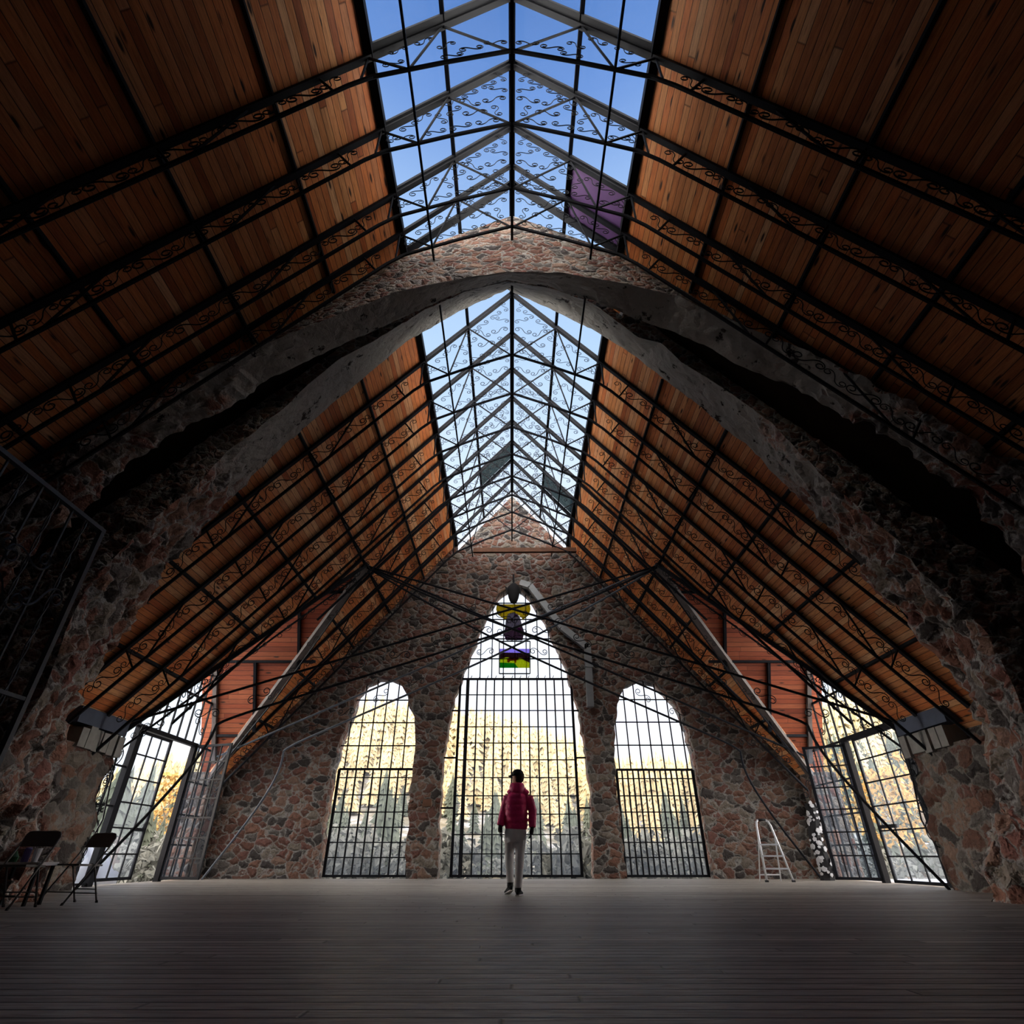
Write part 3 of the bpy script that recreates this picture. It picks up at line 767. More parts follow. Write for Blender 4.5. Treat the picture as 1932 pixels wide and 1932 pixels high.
# carved pendant at the crown of the pointed window
c = Py(969, 1111, YB - .2)
t = thing('hanging_carving', 'dark carved pendant hanging at the crown of the pointed window', 'carving', c)
b = MB(); b.lathe(c, [(.04, .22), (.12, .18), (.22, .05), (.24, -.1), (.20, -.26), (.18, -.36), (.13, -.5), (.04, -.58)], 12); b.build('body', 'dark', t, True)
b = MB(); b.tube([c + V((0, 0, .2)), c + V((0, .05, .6))], .03, 6); b.build('hook', 'iron', t)
for s in (-1, 1):
    b = MB(); b.prism([c + V((s * .2, -.08, -.03)), c + V((s * .31, -.08, .08)), c + V((s * .24, -.08, -.27))], (0, .1, 0)); b.build('wing', 'dark', t)

# galvanised duct
YD = YB - .22
t = thing('metal_duct', 'galvanised metal duct following the pointed arch down to the right pier', 'duct', Py(1112, 1335, YD))
pp = [Py(u, v, YD) for u, v in ((981, 1100), (1000, 1106), (1060, 1184), (1108, 1222))]
b = MB()
for a, c in zip(pp, pp[1:]): b.bar(a, c, .22, .2, (0, 1, 0))
b.build('sloped_section', 'duct', t)
b = MB(); b.bar(Py(1108, 1216, YD), Py(1114, 1334, YD), .22, .2); b.build('vertical_section', 'duct', t)
b = MB(); b.bar(Py(1111, 1255, YD - .01), Py(1111, 1260, YD - .01), .26, .24); b.build('joint_band', 'duct', t)
c = Py(806, 1515, YB - .1)
t = thing('electrical_box', 'small brown box fixed on the stone pier left of the middle gate', 'box', c)
b = MB(); b.box(c, (.26, .14, .2)); b.build('body', 'box', t)
b = MB(); b.box(c + V((0, -.08, 0)), (.22, .02, .16)); b.build('cover', 'rust', t)

# ------------------------------------------------------------------ side gates under the cross gables
def side_glazing(s, side, num, post_n, post_f, leaf_free, cols, rows, rows_open, cols_open):
    X = s * (HW + .05)
    zt = 3.2
    sl0 = (roofz(VA[0]) - roofz(HW)) / (VA[1] - V0); sl1 = (roofz(VA[0]) - roofz(HW)) / (V1 - VA[1])
    def top(y): return (roofz(HW) + (y - V0) * sl0 if y < VA[1] else roofz(HW) + (V1 - y) * sl1) - .05
    w = thing(f'window_{num}', f'tall gable glazing of iron bars above the {side} side gates', 'window', (X, V0, 0), None, 'structure')
    ny = 12
    for k in range(ny):
        y = V0 + .25 + (V1 - V0 - .5) * k / (ny - 1)
        inside = post_n < y < post_f
        b = MB(); b.bar((X, y, zt if inside else .03), (X, y, top(y)), .04, .04); b.build('mullion', 'iron', w)
    for z in (zt, 4.4, 5.6):
        ya = max(V0 + .02, V0 + (z - roofz(HW)) / sl0); yb = min(V1, V1 - (z - roofz(HW)) / sl1)
        b = MB(); b.bar((X, ya, z), (X, yb, z), .05, .05); b.build('transom', 'iron', w)
    for z in (.05, .8, 1.5, 2.3):
        for ya, yb in ((V0, post_n), (post_f, V1)):
            b = MB(); b.bar((X, ya, z), (X, yb, z), .04, .04); b.build('cross_rail', 'iron', w)
    b = MB()
    b.prism([(X + s * .03, V0, .05), (X + s * .03, post_n, .05), (X + s * .03, post_n, zt), (X + s * .03, post_f, zt), (X + s * .03, post_f, .05), (X + s * .03, V1, .05), (X + s * .03, V1, roofz(HW)), (X + s * .03, VA[1], roofz(VA[0]) - .1), (X + s * .03, V0, roofz(HW))], (s * .006, 0, 0))
    b.build('pane', 'glass', w)
    for k, (y, z, sz, a) in enumerate(((13.4, 3.3, .55, .9), (14.2, 4.3, .6, 1.0), (15.0, 5.0, .7, .4), (15.6, 4.2, .7, -.5), (16.2, 4.6, .6, -1.0), (16.6, 3.7, .6, -.6), (14.7, 3.7, .6, .2), (15.3, 6.2, .6, 1.3), (16.0, 5.6, .5, -1.1), (13.5, 2.3, .7, 1.4), (13.6, 1.2, .7, 1.6), (13.45, .5, .5, 1.4), (13.3, 1.8, .5, 1.2))):
        put_scroll(w, (X - s * .05, y, z), sz, a, 'S', 1 if k % 2 else -1, 'x')
    for y, nm in ((post_n, 'near'), (post_f, 'far')):
        b = MB(); b.bar((X, y, 0), (X, y, zt + .05), .16, .13, (1, 0, 0)); o = b.build('post', 'iron', w)
    b = MB(); b.bar((X, post_n, zt), (X, post_f, zt), .12, .1, (0, 0, 1)); b.build('head_rail', 'iron', w)
    return X, zt
def leaf(label, P0, P1, z0, z1, cols, rows, cat='door', lock=None, open_=False):
    """a glazed iron door leaf between plan points P0 (hinge) and P1 (free edge)"""
    P0, P1 = V((*P0, 0)), V((*P1, 0))
    t = thing('glazed_door', label, cat, P0 + V((0, 0, z0)))
    d = (P1 - P0); nrm = V((-d.y, d.x, 0)).normalized()
    def Q(f, z): return P0 + d * f + V((0, 0, z))
    for f in (0, 1):
        b = MB(); b.bar(Q(f, z0), Q(f, z1), .075, .05, nrm); b.build('stile', 'iron', t)
    for z in (z0 + .03, z1 - .03):
        b = MB(); b.bar(Q(0, z), Q(1, z), .06, .05, nrm); b.build('rail', 'iron', t)
    for k in range(1, cols):
        b = MB(); b.bar(Q(k / cols, z0), Q(k / cols, z1), .03, .03, nrm); b.build('glazing_bar', 'iron', t)
    for k in range(1, rows):
        z = z0 + (z1 - z0) * k / rows
        b = MB(); b.bar(Q(0, z), Q(1, z), .03, .03, nrm); b.build('glazing_bar', 'iron', t)
    b = MB(); b.prism([Q(0.02, z0 + .02), Q(.98, z0 + .02), Q(.98, z1 - .02), Q(.02, z1 - .02)], nrm * .006); b.build('pane', 'glass_door', t)
    if lock is not None:
        z = z0 + (z1 - z0) * lock
        b = MB(); b.bar(Q(.62, z), Q(1, z), .07, .09, nrm); b.build('lock_plate', 'iron', t)
        b = MB(); b.bar(Q(.93, z), Q(.93, z + .16) - nrm * .04, .03, .03, nrm); b.build('handle', 'iron', t)
    return t
XL, zt = side_glazing(-1, 'left', 6, 14.03, 16.72, None, 4, 6, 6, 4)
XR, zt = side_glazing(1, 'right', 7, 13.47, 15.88, None, 4, 6, 6, 4)
leaf('closed iron and glass door leaf in the left side gates, behind the right-hand folding chair', (XL + .03, 14.12), (XL + .03, 15.45), .08, 3.12, 3, 6, lock=.33)
leaf('open glass door leaf folded inward at the far end of the left side gates', (XL + .05, 16.72), (-7.76, 16.35), .05, 3.2, 4, 7, open_=True)
leaf('closed iron and glass door leaf in the right side gates, with a thick lock rail', (XR - .03, 13.55), (XR - .03, 15.42), .02, 3.15, 3, 6, lock=.36)
leaf('open glass door leaf standing inward near the ladder by the right side gates', (XR - .05, 15.88), (8.05, 16.4), .05, 3.1, 4, 6, open_=True)
for s, side in ((-1, 'left'), (1, 'right')):
    t = thing('scroll_stand', f'tall wrought scroll strip at the near jamb of the {side} side gates', 'scrollwork', (s * 8.72, 12.98, 0))
    b = MB(); b.tube([(s * 8.72, 12.98, 0), (s * 8.74, 12.98, 2.7)], .02, 5); b.build('bar', 'iron', t)
    b = MB(); b.tube([(s * 8.72, 12.98, .0), (s * 8.62, 13.3, 1.2), (s * 8.7, 13.1, 2.6)], .018, 5); b.build('bar', 'iron', t)
    for k in range(6):
        put_scroll(t, (s * 8.7, 13.15, .35 + k * .42), .42, 1.3, 'C' if k % 2 else 'S', 1 if k % 2 else -1, 'x')

# pier caps and eave beams where the plank ceiling lands
for s, side in ((-1, 'left'), (1, 'right')):
    b = MB(); b.bar((s * (HW - .25), 11.3, 2.93), (s * (HW - .25), V0 + .02, 2.93), .35, .3, (0, 0, 1))
    tag(b.build('eave_beam', 'beam_blue', origin=(s * HW, 11.3, 2.8)), f'dark blue grey beam under the low edge of the {side} plank slope', 'beam')
    rr = random.Random(3 + s)
    for k in range(6):
        y = 11.55 + k * .235
        b = MB(); b.box((s * (HW - .24), y, 2.56 - .03 * rr.random()), (.40 + .1 * rr.random(), .205, .34 + .1 * rr.random()))
        o = b.build('cap_block', 'block', origin=(s * HW, y, 2.4))
        tag(o, f'pale cap block on the pier beside the {side} gates, {NTH[k]} from the arch', 'stone block', 'cap blocks on the piers')
    # rough pier face carrying the blocks
    rings = []
    for i in range(15):
        z = 2.42 * i / 14; ring = []
        for (x, y) in ((8.95, 10.6), (8.6, 10.6), (8.5, 11.2), (8.48, 11.8), (8.5, 12.4), (8.52, 12.75), (8.62, 12.86), (8.95, 12.86)):
            q = V((s * x, y, z)); kx = noise.noise(q * 2.4) * .16 + noise.noise(q * 6) * .07
            ring.append(V((s * (x - kx - (.12 if x < 8.9 else 0) * (1 - z / 2.42)), y + (noise.noise(q * 3 + V((5, 5, 5))) * .14 if y > 12.5 else 0), z)))
        rings.append(ring)
    b = MB(); b.loft(rings)
    tag(b.build(f'wall_{side}_pier', 'stone_side'), f'rough stone pier at the near edge of the {side} side gates', 'wall', kind='structure')

# tall iron panel at the left, near the viewer
t = thing('railing_panel', 'tall iron railing panel with twisted bars at the left edge, close to the viewer', 'railing', (-5.5, 6.4, 0))
XP = -5.5
b = MB(); b.bar((XP, 6.42, 0), (XP, 6.42, 4.25), .06, .06); b.build('post', 'iron_grey', t)
b = MB(); b.bar((XP, 3.3, 4.25), (XP, 6.45, 4.25), .07, .05, (0, 0, 1)); b.build('top_rail', 'iron_grey', t)
b = MB(); b.bar((XP, 3.3, 2.05), (XP, 6.42, 2.05), .05, .04, (0, 0, 1)); b.build('mid_rail', 'iron_grey', t)
b = MB(); b.bar((XP, 3.3, 0.05), (XP, 6.42, .05), .05, .04, (0, 0, 1)); b.build('bottom_rail', 'iron_grey', t)
for k in range(11):
    y = 6.12 - k * .26
    b = MB()
    if k % 2 == 0:
        for ph in (0, PI): b.tube([(XP + .014 * math.cos(i * .7 + ph), y + .014 * math.sin(i * .7 + ph), .05 + 4.2 * i / 70) for i in range(71)], .009, 4)
    else: b.bar((XP, y, .05), (XP, y, 4.25), .022)
    b.build('baluster', 'iron_grey', t)
for k, (y, z, a) in enumerate(((6.0, 3.1, .4), (5.5, 3.0, -.3), (5.1, 3.35, .5), (5.6, 3.45, .2), (4.6, 3.1, -.4))):
    put_scroll(t, (XP + .02, y, z), .6, a, 'S', 1 if k % 2 else -1, 'x', mesh=SCRG)

# loop of wire on the left pier
q0 = Py(112, 1345, 10.2)
b = MB(); b.tube([Py(u, v, 10.2) for u, v in ((123, 1330), (115, 1350), (97, 1380), (92, 1388), (97, 1394), (106, 1392), (107, 1384), (100, 1380), (93, 1382), (92, 1360), (97, 1340))], .008, 4)
tag(b.build('dangling_wire', 'white', origin=q0), 'thin pale wire dangling in a loop from the left pier top', 'wire')

# white shard mosaic column by the right open door
base = V((8.35, 17.55, 0))
t = thing('mosaic_column', 'narrow dark column covered with white broken shards between ladder and open glass door', 'mosaic', base)
b = MB()
rings = []
for i in range(10):
    z = i * .2; w = .20 - .006 * i
    rings.append([base + V((w * math.cos(k * PI / 4) + .05 * math.sin(i), w * math.sin(k * PI / 4) * .7, z)) for k in range(8)])
b.loft(rings); b.build('core', 'dark', t)
rr = random.Random(5)
for k in range(60):
    z = rr.uniform(.1, 1.85); a = rr.uniform(PI * .95, PI * 2.05); w = .2 - .03 * z
    c = base + V((w * math.cos(a) * 1.0 + .05 * math.sin(z * 5), w * math.sin(a) * .72 - .02, z))
    tn = V((-math.sin(a), math.cos(a) * .7, 0)).normalized(); r = rr.uniform(.03, .075); ph = rr.uniform(0, 6)
    pts = [c + tn * (r * math.cos(ph + j * 2 * PI / 5) * rr.uniform(.7, 1.2)) + V((0, 0, r * math.sin(ph + j * 2 * PI / 5) * rr.uniform(.7, 1.2))) for j in range(5)]
    nr = V((math.cos(a), math.sin(a), 0))
    b = MB(); b.prism(pts, nr * .02); b.build('shard', 'white', t)

# ------------------------------------------------------------------ ladder
def ladder():
    D = 16.4; base = Py(1472, 1662, D); base.z = 0
    t = thing('step_ladder', 'white aluminium step ladder standing against the back wall right of the arches', 'ladder', base)
    H = 1.36
    def L(x, y, z): return base + V((x, y, z))
    lft = [L(-.33, 0, 0), L(-.25, .17, .9), L(-.215, .24, 1.22), L(-.19, .26, 1.31), L(-.14, .27, H)]
    rgt = [L(.33, 0, 0), L(.2, .17, .9), L(.155, .24, 1.22), L(.12, .26, 1.31), L(.06, .27, H)]
    for p in (lft, rgt): b = MB(); b.tube(p, .027, 8); b.build('front_rail', 'alu', t, True)
    b = MB(); b.tube([lft[-1], rgt[-1]], .03, 8); b.build('handle_grip', 'black', t, True)
    for z in (.28, .55, .80):
        f = z / .9
        b = MB(); y = .17 * f; xa, xb = -.33 + .08 * f, .33 - .13 * f
        b.box(L((xa + xb) / 2, y + .03, z), (xb - xa, .14, .035)); b.build('tread', 'alu_dark', t)
    for x0, x1 in ((-.27, -.24), (.27, .19)):
        b = MB(); b.tube([L(x0, .62, 0), L(x1, .22, .95)], .018, 6); b.build('rear_leg', 'alu', t)
    b = MB(); b.tube([L(-.27, .56, .14), L(.26, .56, .14)], .016, 6); b.build('rear_brace', 'alu', t)
    for p in (lft[0], rgt[0]): b = MB(); b.box(p + V((0, 0, .02)), (.07, .07, .04)); b.build('foot', 'black', t)
ladder()

# ------------------------------------------------------------------ folding chairs
def chair(label, x, y, rot):
    base = V((x, y, 0)); t = thing('folding_chair', label, 'chair', base, 'brown steel folding chairs')
    R = Matrix.Rotation(rot, 3, 'Z')
    def L(a, c, z): return base + R @ V((a, c, z))     # faces -y at rot 0
    W = .225
    for s in (-1, 1):
        b = MB(); b.tube([L(s * W, -.27, 0), L(s * W, 0.02, .44), L(s * W, .16, .66), L(s * (W - .005), .21, .76)], .0125, 7); b.build('front_leg', 'chair', t, True)
        b = MB(); b.tube([L(s * (W - .03), .27, 0), L(s * (W - .03), .06, .42), L(s * (W - .03), .0, .46)], .0115, 7); b.build('rear_leg', 'chair', t, True)
        b = MB(); b.tube([L(s * W, -.275, 0), L(s * W, -.26, .025)], .017, 7); b.build('foot_cap', 'black', t)
        b = MB(); b.tube([L(s * (W - .03), .275, 0), L(s * (W - .03), .26, .025)], .017, 7); b.build('foot_cap', 'black', t)
    b = MB(); pts = []
    for i in range(13):
        a = PI * i / 12; pts.append(L(-math.cos(a) * (W - .002) if True else 0, .21 + .02 * math.sin(a), .76 + .065 * min(1, math.sin(a) * 1.8)))
    b.tube(pts, .0125, 7); b.build('back_frame', 'chair', t, True)
    b = MB(); outl = [(-W + .015, .655), (W - .015, .655), (W, .67), (W, .74)] + [(W - .11 + .11 * math.cos(q * PI / 12), .74 + .09 * math.sin(q * PI / 12)) for q in range(1, 7)] + [(-W + .11 - .11 * math.sin(q * PI / 12), .74 + .09 * math.cos(q * PI / 12)) for q in range(0, 6)] + [(-W, .74), (-W, .67)]
    b.prism([L(px_, .155 + (pz - .655) * .38, pz) for px_, pz in outl], R @ V((0, .012, 0))); b.build('backrest', 'chair', t)
    b = MB(); so = [(-.2, -.2), (.2, -.2), (.215, -.1), (.2, .17), (.15, .2), (-.15, .2), (-.2, .17), (-.215, -.1)]
    b.prism([L(a, c, .432 + c * -.03) for a, c in so], (0, 0, .022)); b.build('seat', 'chair', t)
    for (c, z) in ((-.18, .14), (.19, .16), (.22, .11)):
        b = MB(); b.tube([L(-W + .02, c, z), L(W - .02, c, z)], .008, 6); b.build('stretcher', 'chair', t)
chair('brown folding chair standing clear in front of the left side gates', -6.02, 9.15, -.28)
chair('brown folding chair half out of frame at the left edge', -6.22, 8.3, .05)
# small white bench with cups behind the left chair
bx, by = -6.55, 8.85
t = thing('low_table', 'low white table behind the left-edge folding chair', 'table', (bx, by, 0))
b = MB(); b.box((-6.55, 8.85, .46), (.60, .36, .04)); b.build('table_top', 'white', t)
for sx in (-1, 1):
    for sy in (-1, 1):
        b = MB(); b.box((-6.55 + sx * .26, 8.85 + sy * .14, .22), (.035, .035, .44)); b.build('leg', 'iron', t)
b = MB(); b.lathe((-6.48, 8.86, .48), [(.035, 0), (.048, .16)], 12); tag(b.build('paper_cup', 'white', origin=(-6.48, 8.86, .48)), 'tall white cup on the low table behind the left chair', 'cup')
b = MB(); b.lathe((-6.60, 8.84, .48), [(.04, 0), (.045, .01), (.045, .15), (.035, .17)], 12); tag(b.build('drink_can', 'purple_cup', origin=(-6.60, 8.84, .48)), 'dark purple can on the low table behind the left chair', 'can')
b = MB(); b.lathe((-6.76, 8.84, .48), [(.05, 0), (.055, .06), (.03, .1), (.015, .13)], 12); tag(b.build('green_bottle', 'green', origin=(-6.76, 8.84, .48)), 'small dark green bottle on the low table behind the left chair', 'bottle')

# ------------------------------------------------------------------ the person
def person():
    D = 10.9
    def Q(cx, cy, dy=0.0): return Py(880 + cx / 6.9, 1430 + cy / 6.9, D + dy)
    base = Q(620, 1790); base.z = 0
    t = thing('person', 'person seen from behind in a red puffer jacket, pale trousers and dark cap', 'person', base)
    def remesh(o, vs, it=4):
        m = o.modifiers.new('remesh', 'REMESH'); m.mode = 'VOXEL'; m.voxel_size = vs; m.use_smooth_shade = True
        s_ = o.modifiers.new('smooth', 'SMOOTH'); s_.iterations = it; s_.factor = .5
    def ell(c, rx, ry, n=16): return [c + V((rx * math.cos(2 * PI * k / n), ry * math.sin(2 * PI * k / n), 0)) for k in range(n)]
    # joints (pixels of the close-up)
    head = Q(668, 262); neck = Q(665, 340)
    shL, shR = Q(548, 490), Q(802, 492); elL, elR = Q(490, 680, .04), Q(862, 690, .02); wrL, wrR = Q(440, 880, -.02), Q(858, 905, -.04)
    haL, haR = Q(438, 1010, -.05), Q(838, 1015, -.06)
    hipL, hipR = Q(575, 1010), Q(705, 1010); knL, knR = Q(560, 1250, .12), Q(695, 1250, -.02)
    anL, anR = Q(570, 1620, .32), Q(672, 1650, -.02)
    anL.z = .17; anR.z = .11
    pel = (hipL + hipR) / 2
    # body: one continuous mesh
    b = MB()
    b.loft([ell(pel + V((0, 0, z)), rx, ry) for z, rx, ry in ((-.08, .14, .11), (.05, .16, .12), (.2, .15, .11), (.36, .165, .115), (.50, .17, .11), (.57, .10, .08), (.62, .06, .06), (.72, .055, .058))])
    hc = head
    for (dx, dy, dz, r, sx, sy, sz) in ((0, 0, .02, .1, .92, 1.05, 1.12), (-.035, .05, -.06, .07, .9, 1.0, 1.1)):
        rings = []
        for i in range(9):
            th = PI * (i + .3) / 9.6
            rings.append(ell(hc + V((dx, dy, dz + r * sz * math.cos(th))), r * sx * math.sin(th) + .002, r * sy * math.sin(th) + .002))
        b.loft(list(reversed(rings)))
    fdir = V((-.8, .6, 0))                                    # the face is turned to the left
    b.tube([hc + fdir * .09 + V((0, 0, .02)), hc + fdir * .125 + V((0, 0, -.02)), hc + fdir * .1 + V((0, 0, -.035))], [.01, .018, .012], 6)     # nose
    b.tube([hc + fdir * .085 + V((.02, .02, -.065)), hc + fdir * .09 + V((-.02, -.02, -.065))], .012, 6)                                 # lips
    side = V((-.6, -.8, 0))
    for sg in (-1, 1):                                        # ears, brows
        e = hc + side * (.088 * sg) - fdir * .01
        b.tube([e + V((0, 0, .03)), e + side * (.015 * sg) + V((0, 0, .01)), e + V((0, 0, -.03))], [.012, .016, .01], 6)
        b.tube([hc + fdir * .088 + side * (.02 * sg) + V((0, 0, .03)), hc + fdir * .08 + side * (.05 * sg) + V((0, 0, .03))], .01, 5)
    for a, e, w, h in ((shL, elL, wrL, haL), (shR, elR, wrR, haR)):
        b.tube([a + V((0, 0, .02)), a.lerp(e, .5), e, e.lerp(w, .5), w, w.lerp(h, .3)], [.06, .05, .042, .04, .028, .03], 10)
    for h, k, a in ((hipL, knL, anL), (hipR, knR, anR)):
        b.tube([h + V((0, 0, .04)), h.lerp(k, .5), k, k.lerp(a, .4), a, a + V((0, 0, -.06))], [.088, .075, .055, .055, .04, .045], 10)
    o = b.build('body', 'skin', t); remesh(o, .013)
    # jacket
    b = MB(); rings = []
    hemz = Q(645, 935).z; topz = Q(660, 420).z; cx0 = Q(640, 700)
    n = 44
    for i in range(n):
        f = i / (n - 1); z = hemz + (topz - hemz) * f
        puff = abs(math.sin(f * PI * 6.5)) ** .6
        wpx = 146 + 12 * min(1, f * 1.3) if f < .72 else 158 - 88 * ((f - .72) / .28) ** 1.6
        rx = wpx / 6.9 * D / (F * 1.16) * (.93 + .07 * puff); ry = (.145 + .02 * math.sin(f * PI)) * (.92 + .08 * puff) * (1 if f < .85 else 1 - (f - .85) * 2)
        c = V((cx0.x + (.008 if f < .3 else 0) + .02 * f, base.y + .0, z))
        c.y = D
        rings.append(ell(c, rx, ry, 28))
    b.loft(rings)
    for a, e, w in ((shL, elL, wrL), (shR, elR, wrR)):
        pts = []; rs = []
        N = 40
        for i in range(N):
            f = i / (N - 1)
            q = a.lerp(e, f * 2) if f < .5 else e.lerp(w, (f - .5) * 2)
            pts.append(q); rs.append((.088 - .026 * f) * (.9 + .1 * abs(math.sin(f * PI * 9)) ** .6) * (min(1, .35 + f * 9) ** .5))
        b.tube(pts, rs, 14)
    b.tube([shL + V((.01, 0, .0)), Q(600, 452), Q(664, 432), Q(735, 452), shR + V((-.01, 0, .0))], [.075, .085, .10, .085, .075], 12)
    o = b.build('jacket', 'jacket', t); remesh(o, .011, 2)
    b = MB()                                                  # collar and hood roll
    rings = []
    for z, rx, ry in ((-.12, .135, .12), (-.08, .15, .135), (-.03, .148, .135), (.03, .138, .125), (.06, .115, .105), (.045, .09, .085)):
        rings.append(ell(Q(662, 375) + V((-.005, .0, z)), rx * .93, ry, 24))
    b.loft(rings); o = b.build('hood', 'jacket', t); remesh(o, .011, 2)
    # trousers
    b = MB()
    b.loft([ell(pel + V((0, 0, z)), rx, ry, 20) for z, rx, ry in ((-.1, .155, .12), (-.02, .18, .135), (.06, .185, .14), (.16, .17, .13), (.22, .165, .125))])
    for h, k, a, sg in ((hipL, knL, anL, -1), (hipR, knR, anR, 1)):
        pts = [h + V((0, 0, .05)), h.lerp(k, .3), h.lerp(k, .65), k, k.lerp(a, .25), k.lerp(a, .6), k.lerp(a, .85), a + V((0, 0, .03)), a]
        b.tube(pts, [.105, .10, .088, .076, .077, .068, .062, .066, .064], 14)
    o = b.build('trousers', 'trouser', t); remesh(o, .011, 2)
    # shoes
    for a, lift, yaw, lab in ((anL, .05, .35, 'left'), (anR, 0.0, -.25, 'right')):
        fw = V((-math.sin(yaw), math.cos(yaw), 0)); sd = V((fw.y, -fw.x, 0)); heel = V((a.x, a.y, 0)) - fw * .055
        b = MB(); rings = []
        for f, w, h in ((-.01, .022, .07), (.02, .036, .10), (.08, .04, .11), (.14, .042, .085), (.2, .047, .06), (.25, .042, .045), (.285, .02, .03)):
            zz = max(0, lift * (1 - f / .2)) + .008
            c = heel + fw * f + V((0, 0, zz))
            rings.append([c + sd * (w * math.cos(2 * PI * k / 12)) + V((0, 0, h * .5 + h * .5 * math.sin(2 * PI * k / 12))) for k in range(12)])
        b.loft(rings)
        b.tube([a + V((0, 0, .03)), a + V((0, 0, -.06))], [.052, .055], 12)
        o = b.build('shoe', 'black', t); remesh(o, .008, 2)
        b = MB(); b.prism([heel + fw * f + sd * w + V((0, 0, max(0, lift * (1 - f / .2)) + .001)) for f, w in ((-.01, -.03), (.1, -.04), (.2, -.05), (.28, -.025), (.28, .025), (.2, .05), (.1, .04), (-.01, .03))], (0, 0, .018)); b.build('sole', 'trouser', o)
    # gloves with five fingers
    for w, h, sg in ((wrL, haL, -1), (wrR, haR, 1)):
        d = (h - w).normalized(); acr = V((0, 1, 0)); th = V((-sg, 0, 0))
        b = MB(); pm = w + d * .06
        b.tube([w - d * .03, w + d * .02, w + d * .06, w + d * .1], [.034, .034, .04, .034], 10)
        for k, (oy, ln) in enumerate(((.033, .07), (.011, .08), (-.011, .075), (-.032, .06))):
            s0 = w + d * .09 + acr * oy
            b.tube([s0 - d * .02, s0 + d * ln * .45, s0 + d * ln * .8 + th * .012, s0 + d * ln + th * .03], [.0115, .0105, .0095, .008], 7)
        s0 = w + d * .045 + acr * .032
        b.tube([s0, s0 + acr * .02 + d * .03 + th * .01, s0 + acr * .022 + d * .06 + th * .02], [.014, .012, .009], 7)
        o = b.build('glove', 'black', t); remesh(o, .006, 1)
    # hair and cap
    b = MB(); rings = []
    for z, r in ((-.075, .055), (-.05, .085), (0.0, .1), (.04, .102), (.07, .098)):
        rings.append(ell(hc + V((.022, -.022, z)), r * .93, r * .95, 18))
    b.loft(rings); o = b.build('hair', 'hair', t); remesh(o, .01, 2)
    b = MB(); rings = []
    for z, r in ((.03, .112), (.06, .115), (.09, .108), (.12, .085), (.14, .05), (.148, .01)):
        rings.append(ell(hc + V((0, 0, z)), r * .93, r * 1.05, 20))
    b.loft(rings)
    o = b.build('cap', 'black', t, True)
    br = [hc + V((0, 0, .045)) + fdir * .08 + side * .08, hc + fdir * .17 + side * .06 + V((0, 0, .03)), hc + fdir * .185 + V((0, 0, .03)), hc + fdir * .17 - side * .06 + V((0, 0, .03)), hc + V((0, 0, .045)) + fdir * .08 - side * .08]
    b = MB(); b.prism(br, (0, 0, .012)); b.build('brim', 'black', o)
person()

# ------------------------------------------------------------------ outside
SLP = [(-.95, .11), (-.706, .099), (-.52, .13), (-.36, .20), (-.292, .217), (-.172, .216), (-.097, .205), (0, .185), (.12, .151), (.178, .118), (.3, .133), (.42, .17), (.56, .225), (.68, .21), (.95, .2)]
def crest(a):
    a = max(-.95, min(.95, a))
    for (x0, y0), (x1, y1) in zip(SLP, SLP[1:]):
        if x0 <= a <= x1: return y0 + (y1 - y0) * (a - x0) / (x1 - x0)
    return .1
def sm(x): x = max(0, min(1, x)); return x * x * (3 - 2 * x)
def ground_z(x, y):
    if y < -40: return -.7 + sm((-y - 40) / 60) * 22  # unseen ridge behind the viewer, added to shade building and foreground
    if y < 26: return -.7
    a = x / y; t = sm((y - 30) / 120); c = .55 + (crest(a) - .048) * 150
    z = -.7 * (1 - t) + t * c
    if y > 150: z -= (y - 150) * .12
    return z + noise.noise(V((x * .06, y * .06, 0))) * .8 * t
b = MB(); nx, nyy = 70, 70
xs = [-260 + 520 * i / (nx - 1) for i in range(nx)]
ysx = [-140, -120, -105, -100, -96, -85, -70, -55, -45, -35, -10, 10] + [22 + i * 3 for i in range(58)]
vs = [V((x, y, ground_z(x, y))) for y in ysx for x in xs]
fs = [(j * nx + i, j * nx + i + 1, (j + 1) * nx + i + 1, (j + 1) * nx + i) for j in range(len(ysx) - 1) for i in range(nx - 1)]
b._add(vs, fs)
tag(b.build('ground', 'ground', smooth=True), 'winter ground and hillside beyond the gates', 'ground', kind='structure')

def conifer(seed, h, w, layers):
    r = random.Random(seed); b = MB()
    b.tube([(0, 0, -.5), (0, 0, h * .5), (0, 0, h)], [h * .02, h * .014, .01], 5, mi=1)
    for k in range(layers):
        f = k / layers; z0 = h * (.08 + .88 * f); rad = w * (1 - f) ** .85 * r.uniform(.8, 1.15); hh = h * .22 * (1 - f * .4)
        n = 11; ring = []
        for i in range(n * 2):
            a = PI * i / n + r.uniform(-.12, .12); rr = rad * (r.uniform(.85, 1.15) if i % 2 == 0 else r.uniform(.45, .65))
            ring.append((rr * math.cos(a), rr * math.sin(a), z0 + r.uniform(-.03, .03) * h - (.03 * h if i % 2 == 0 else 0)))
        top = (r.uniform(-.03, .03) * w, r.uniform(-.03, .03) * w, z0 + hh)
        vs = ring + [top, (0, 0, z0 + hh * .3)]
        m = n * 2
        b._add(vs, [(i, (i + 1) % m, m) for i in range(m)] + [((i + 1) % m, i, m + 1) for i in range(m)], 0)
    return b
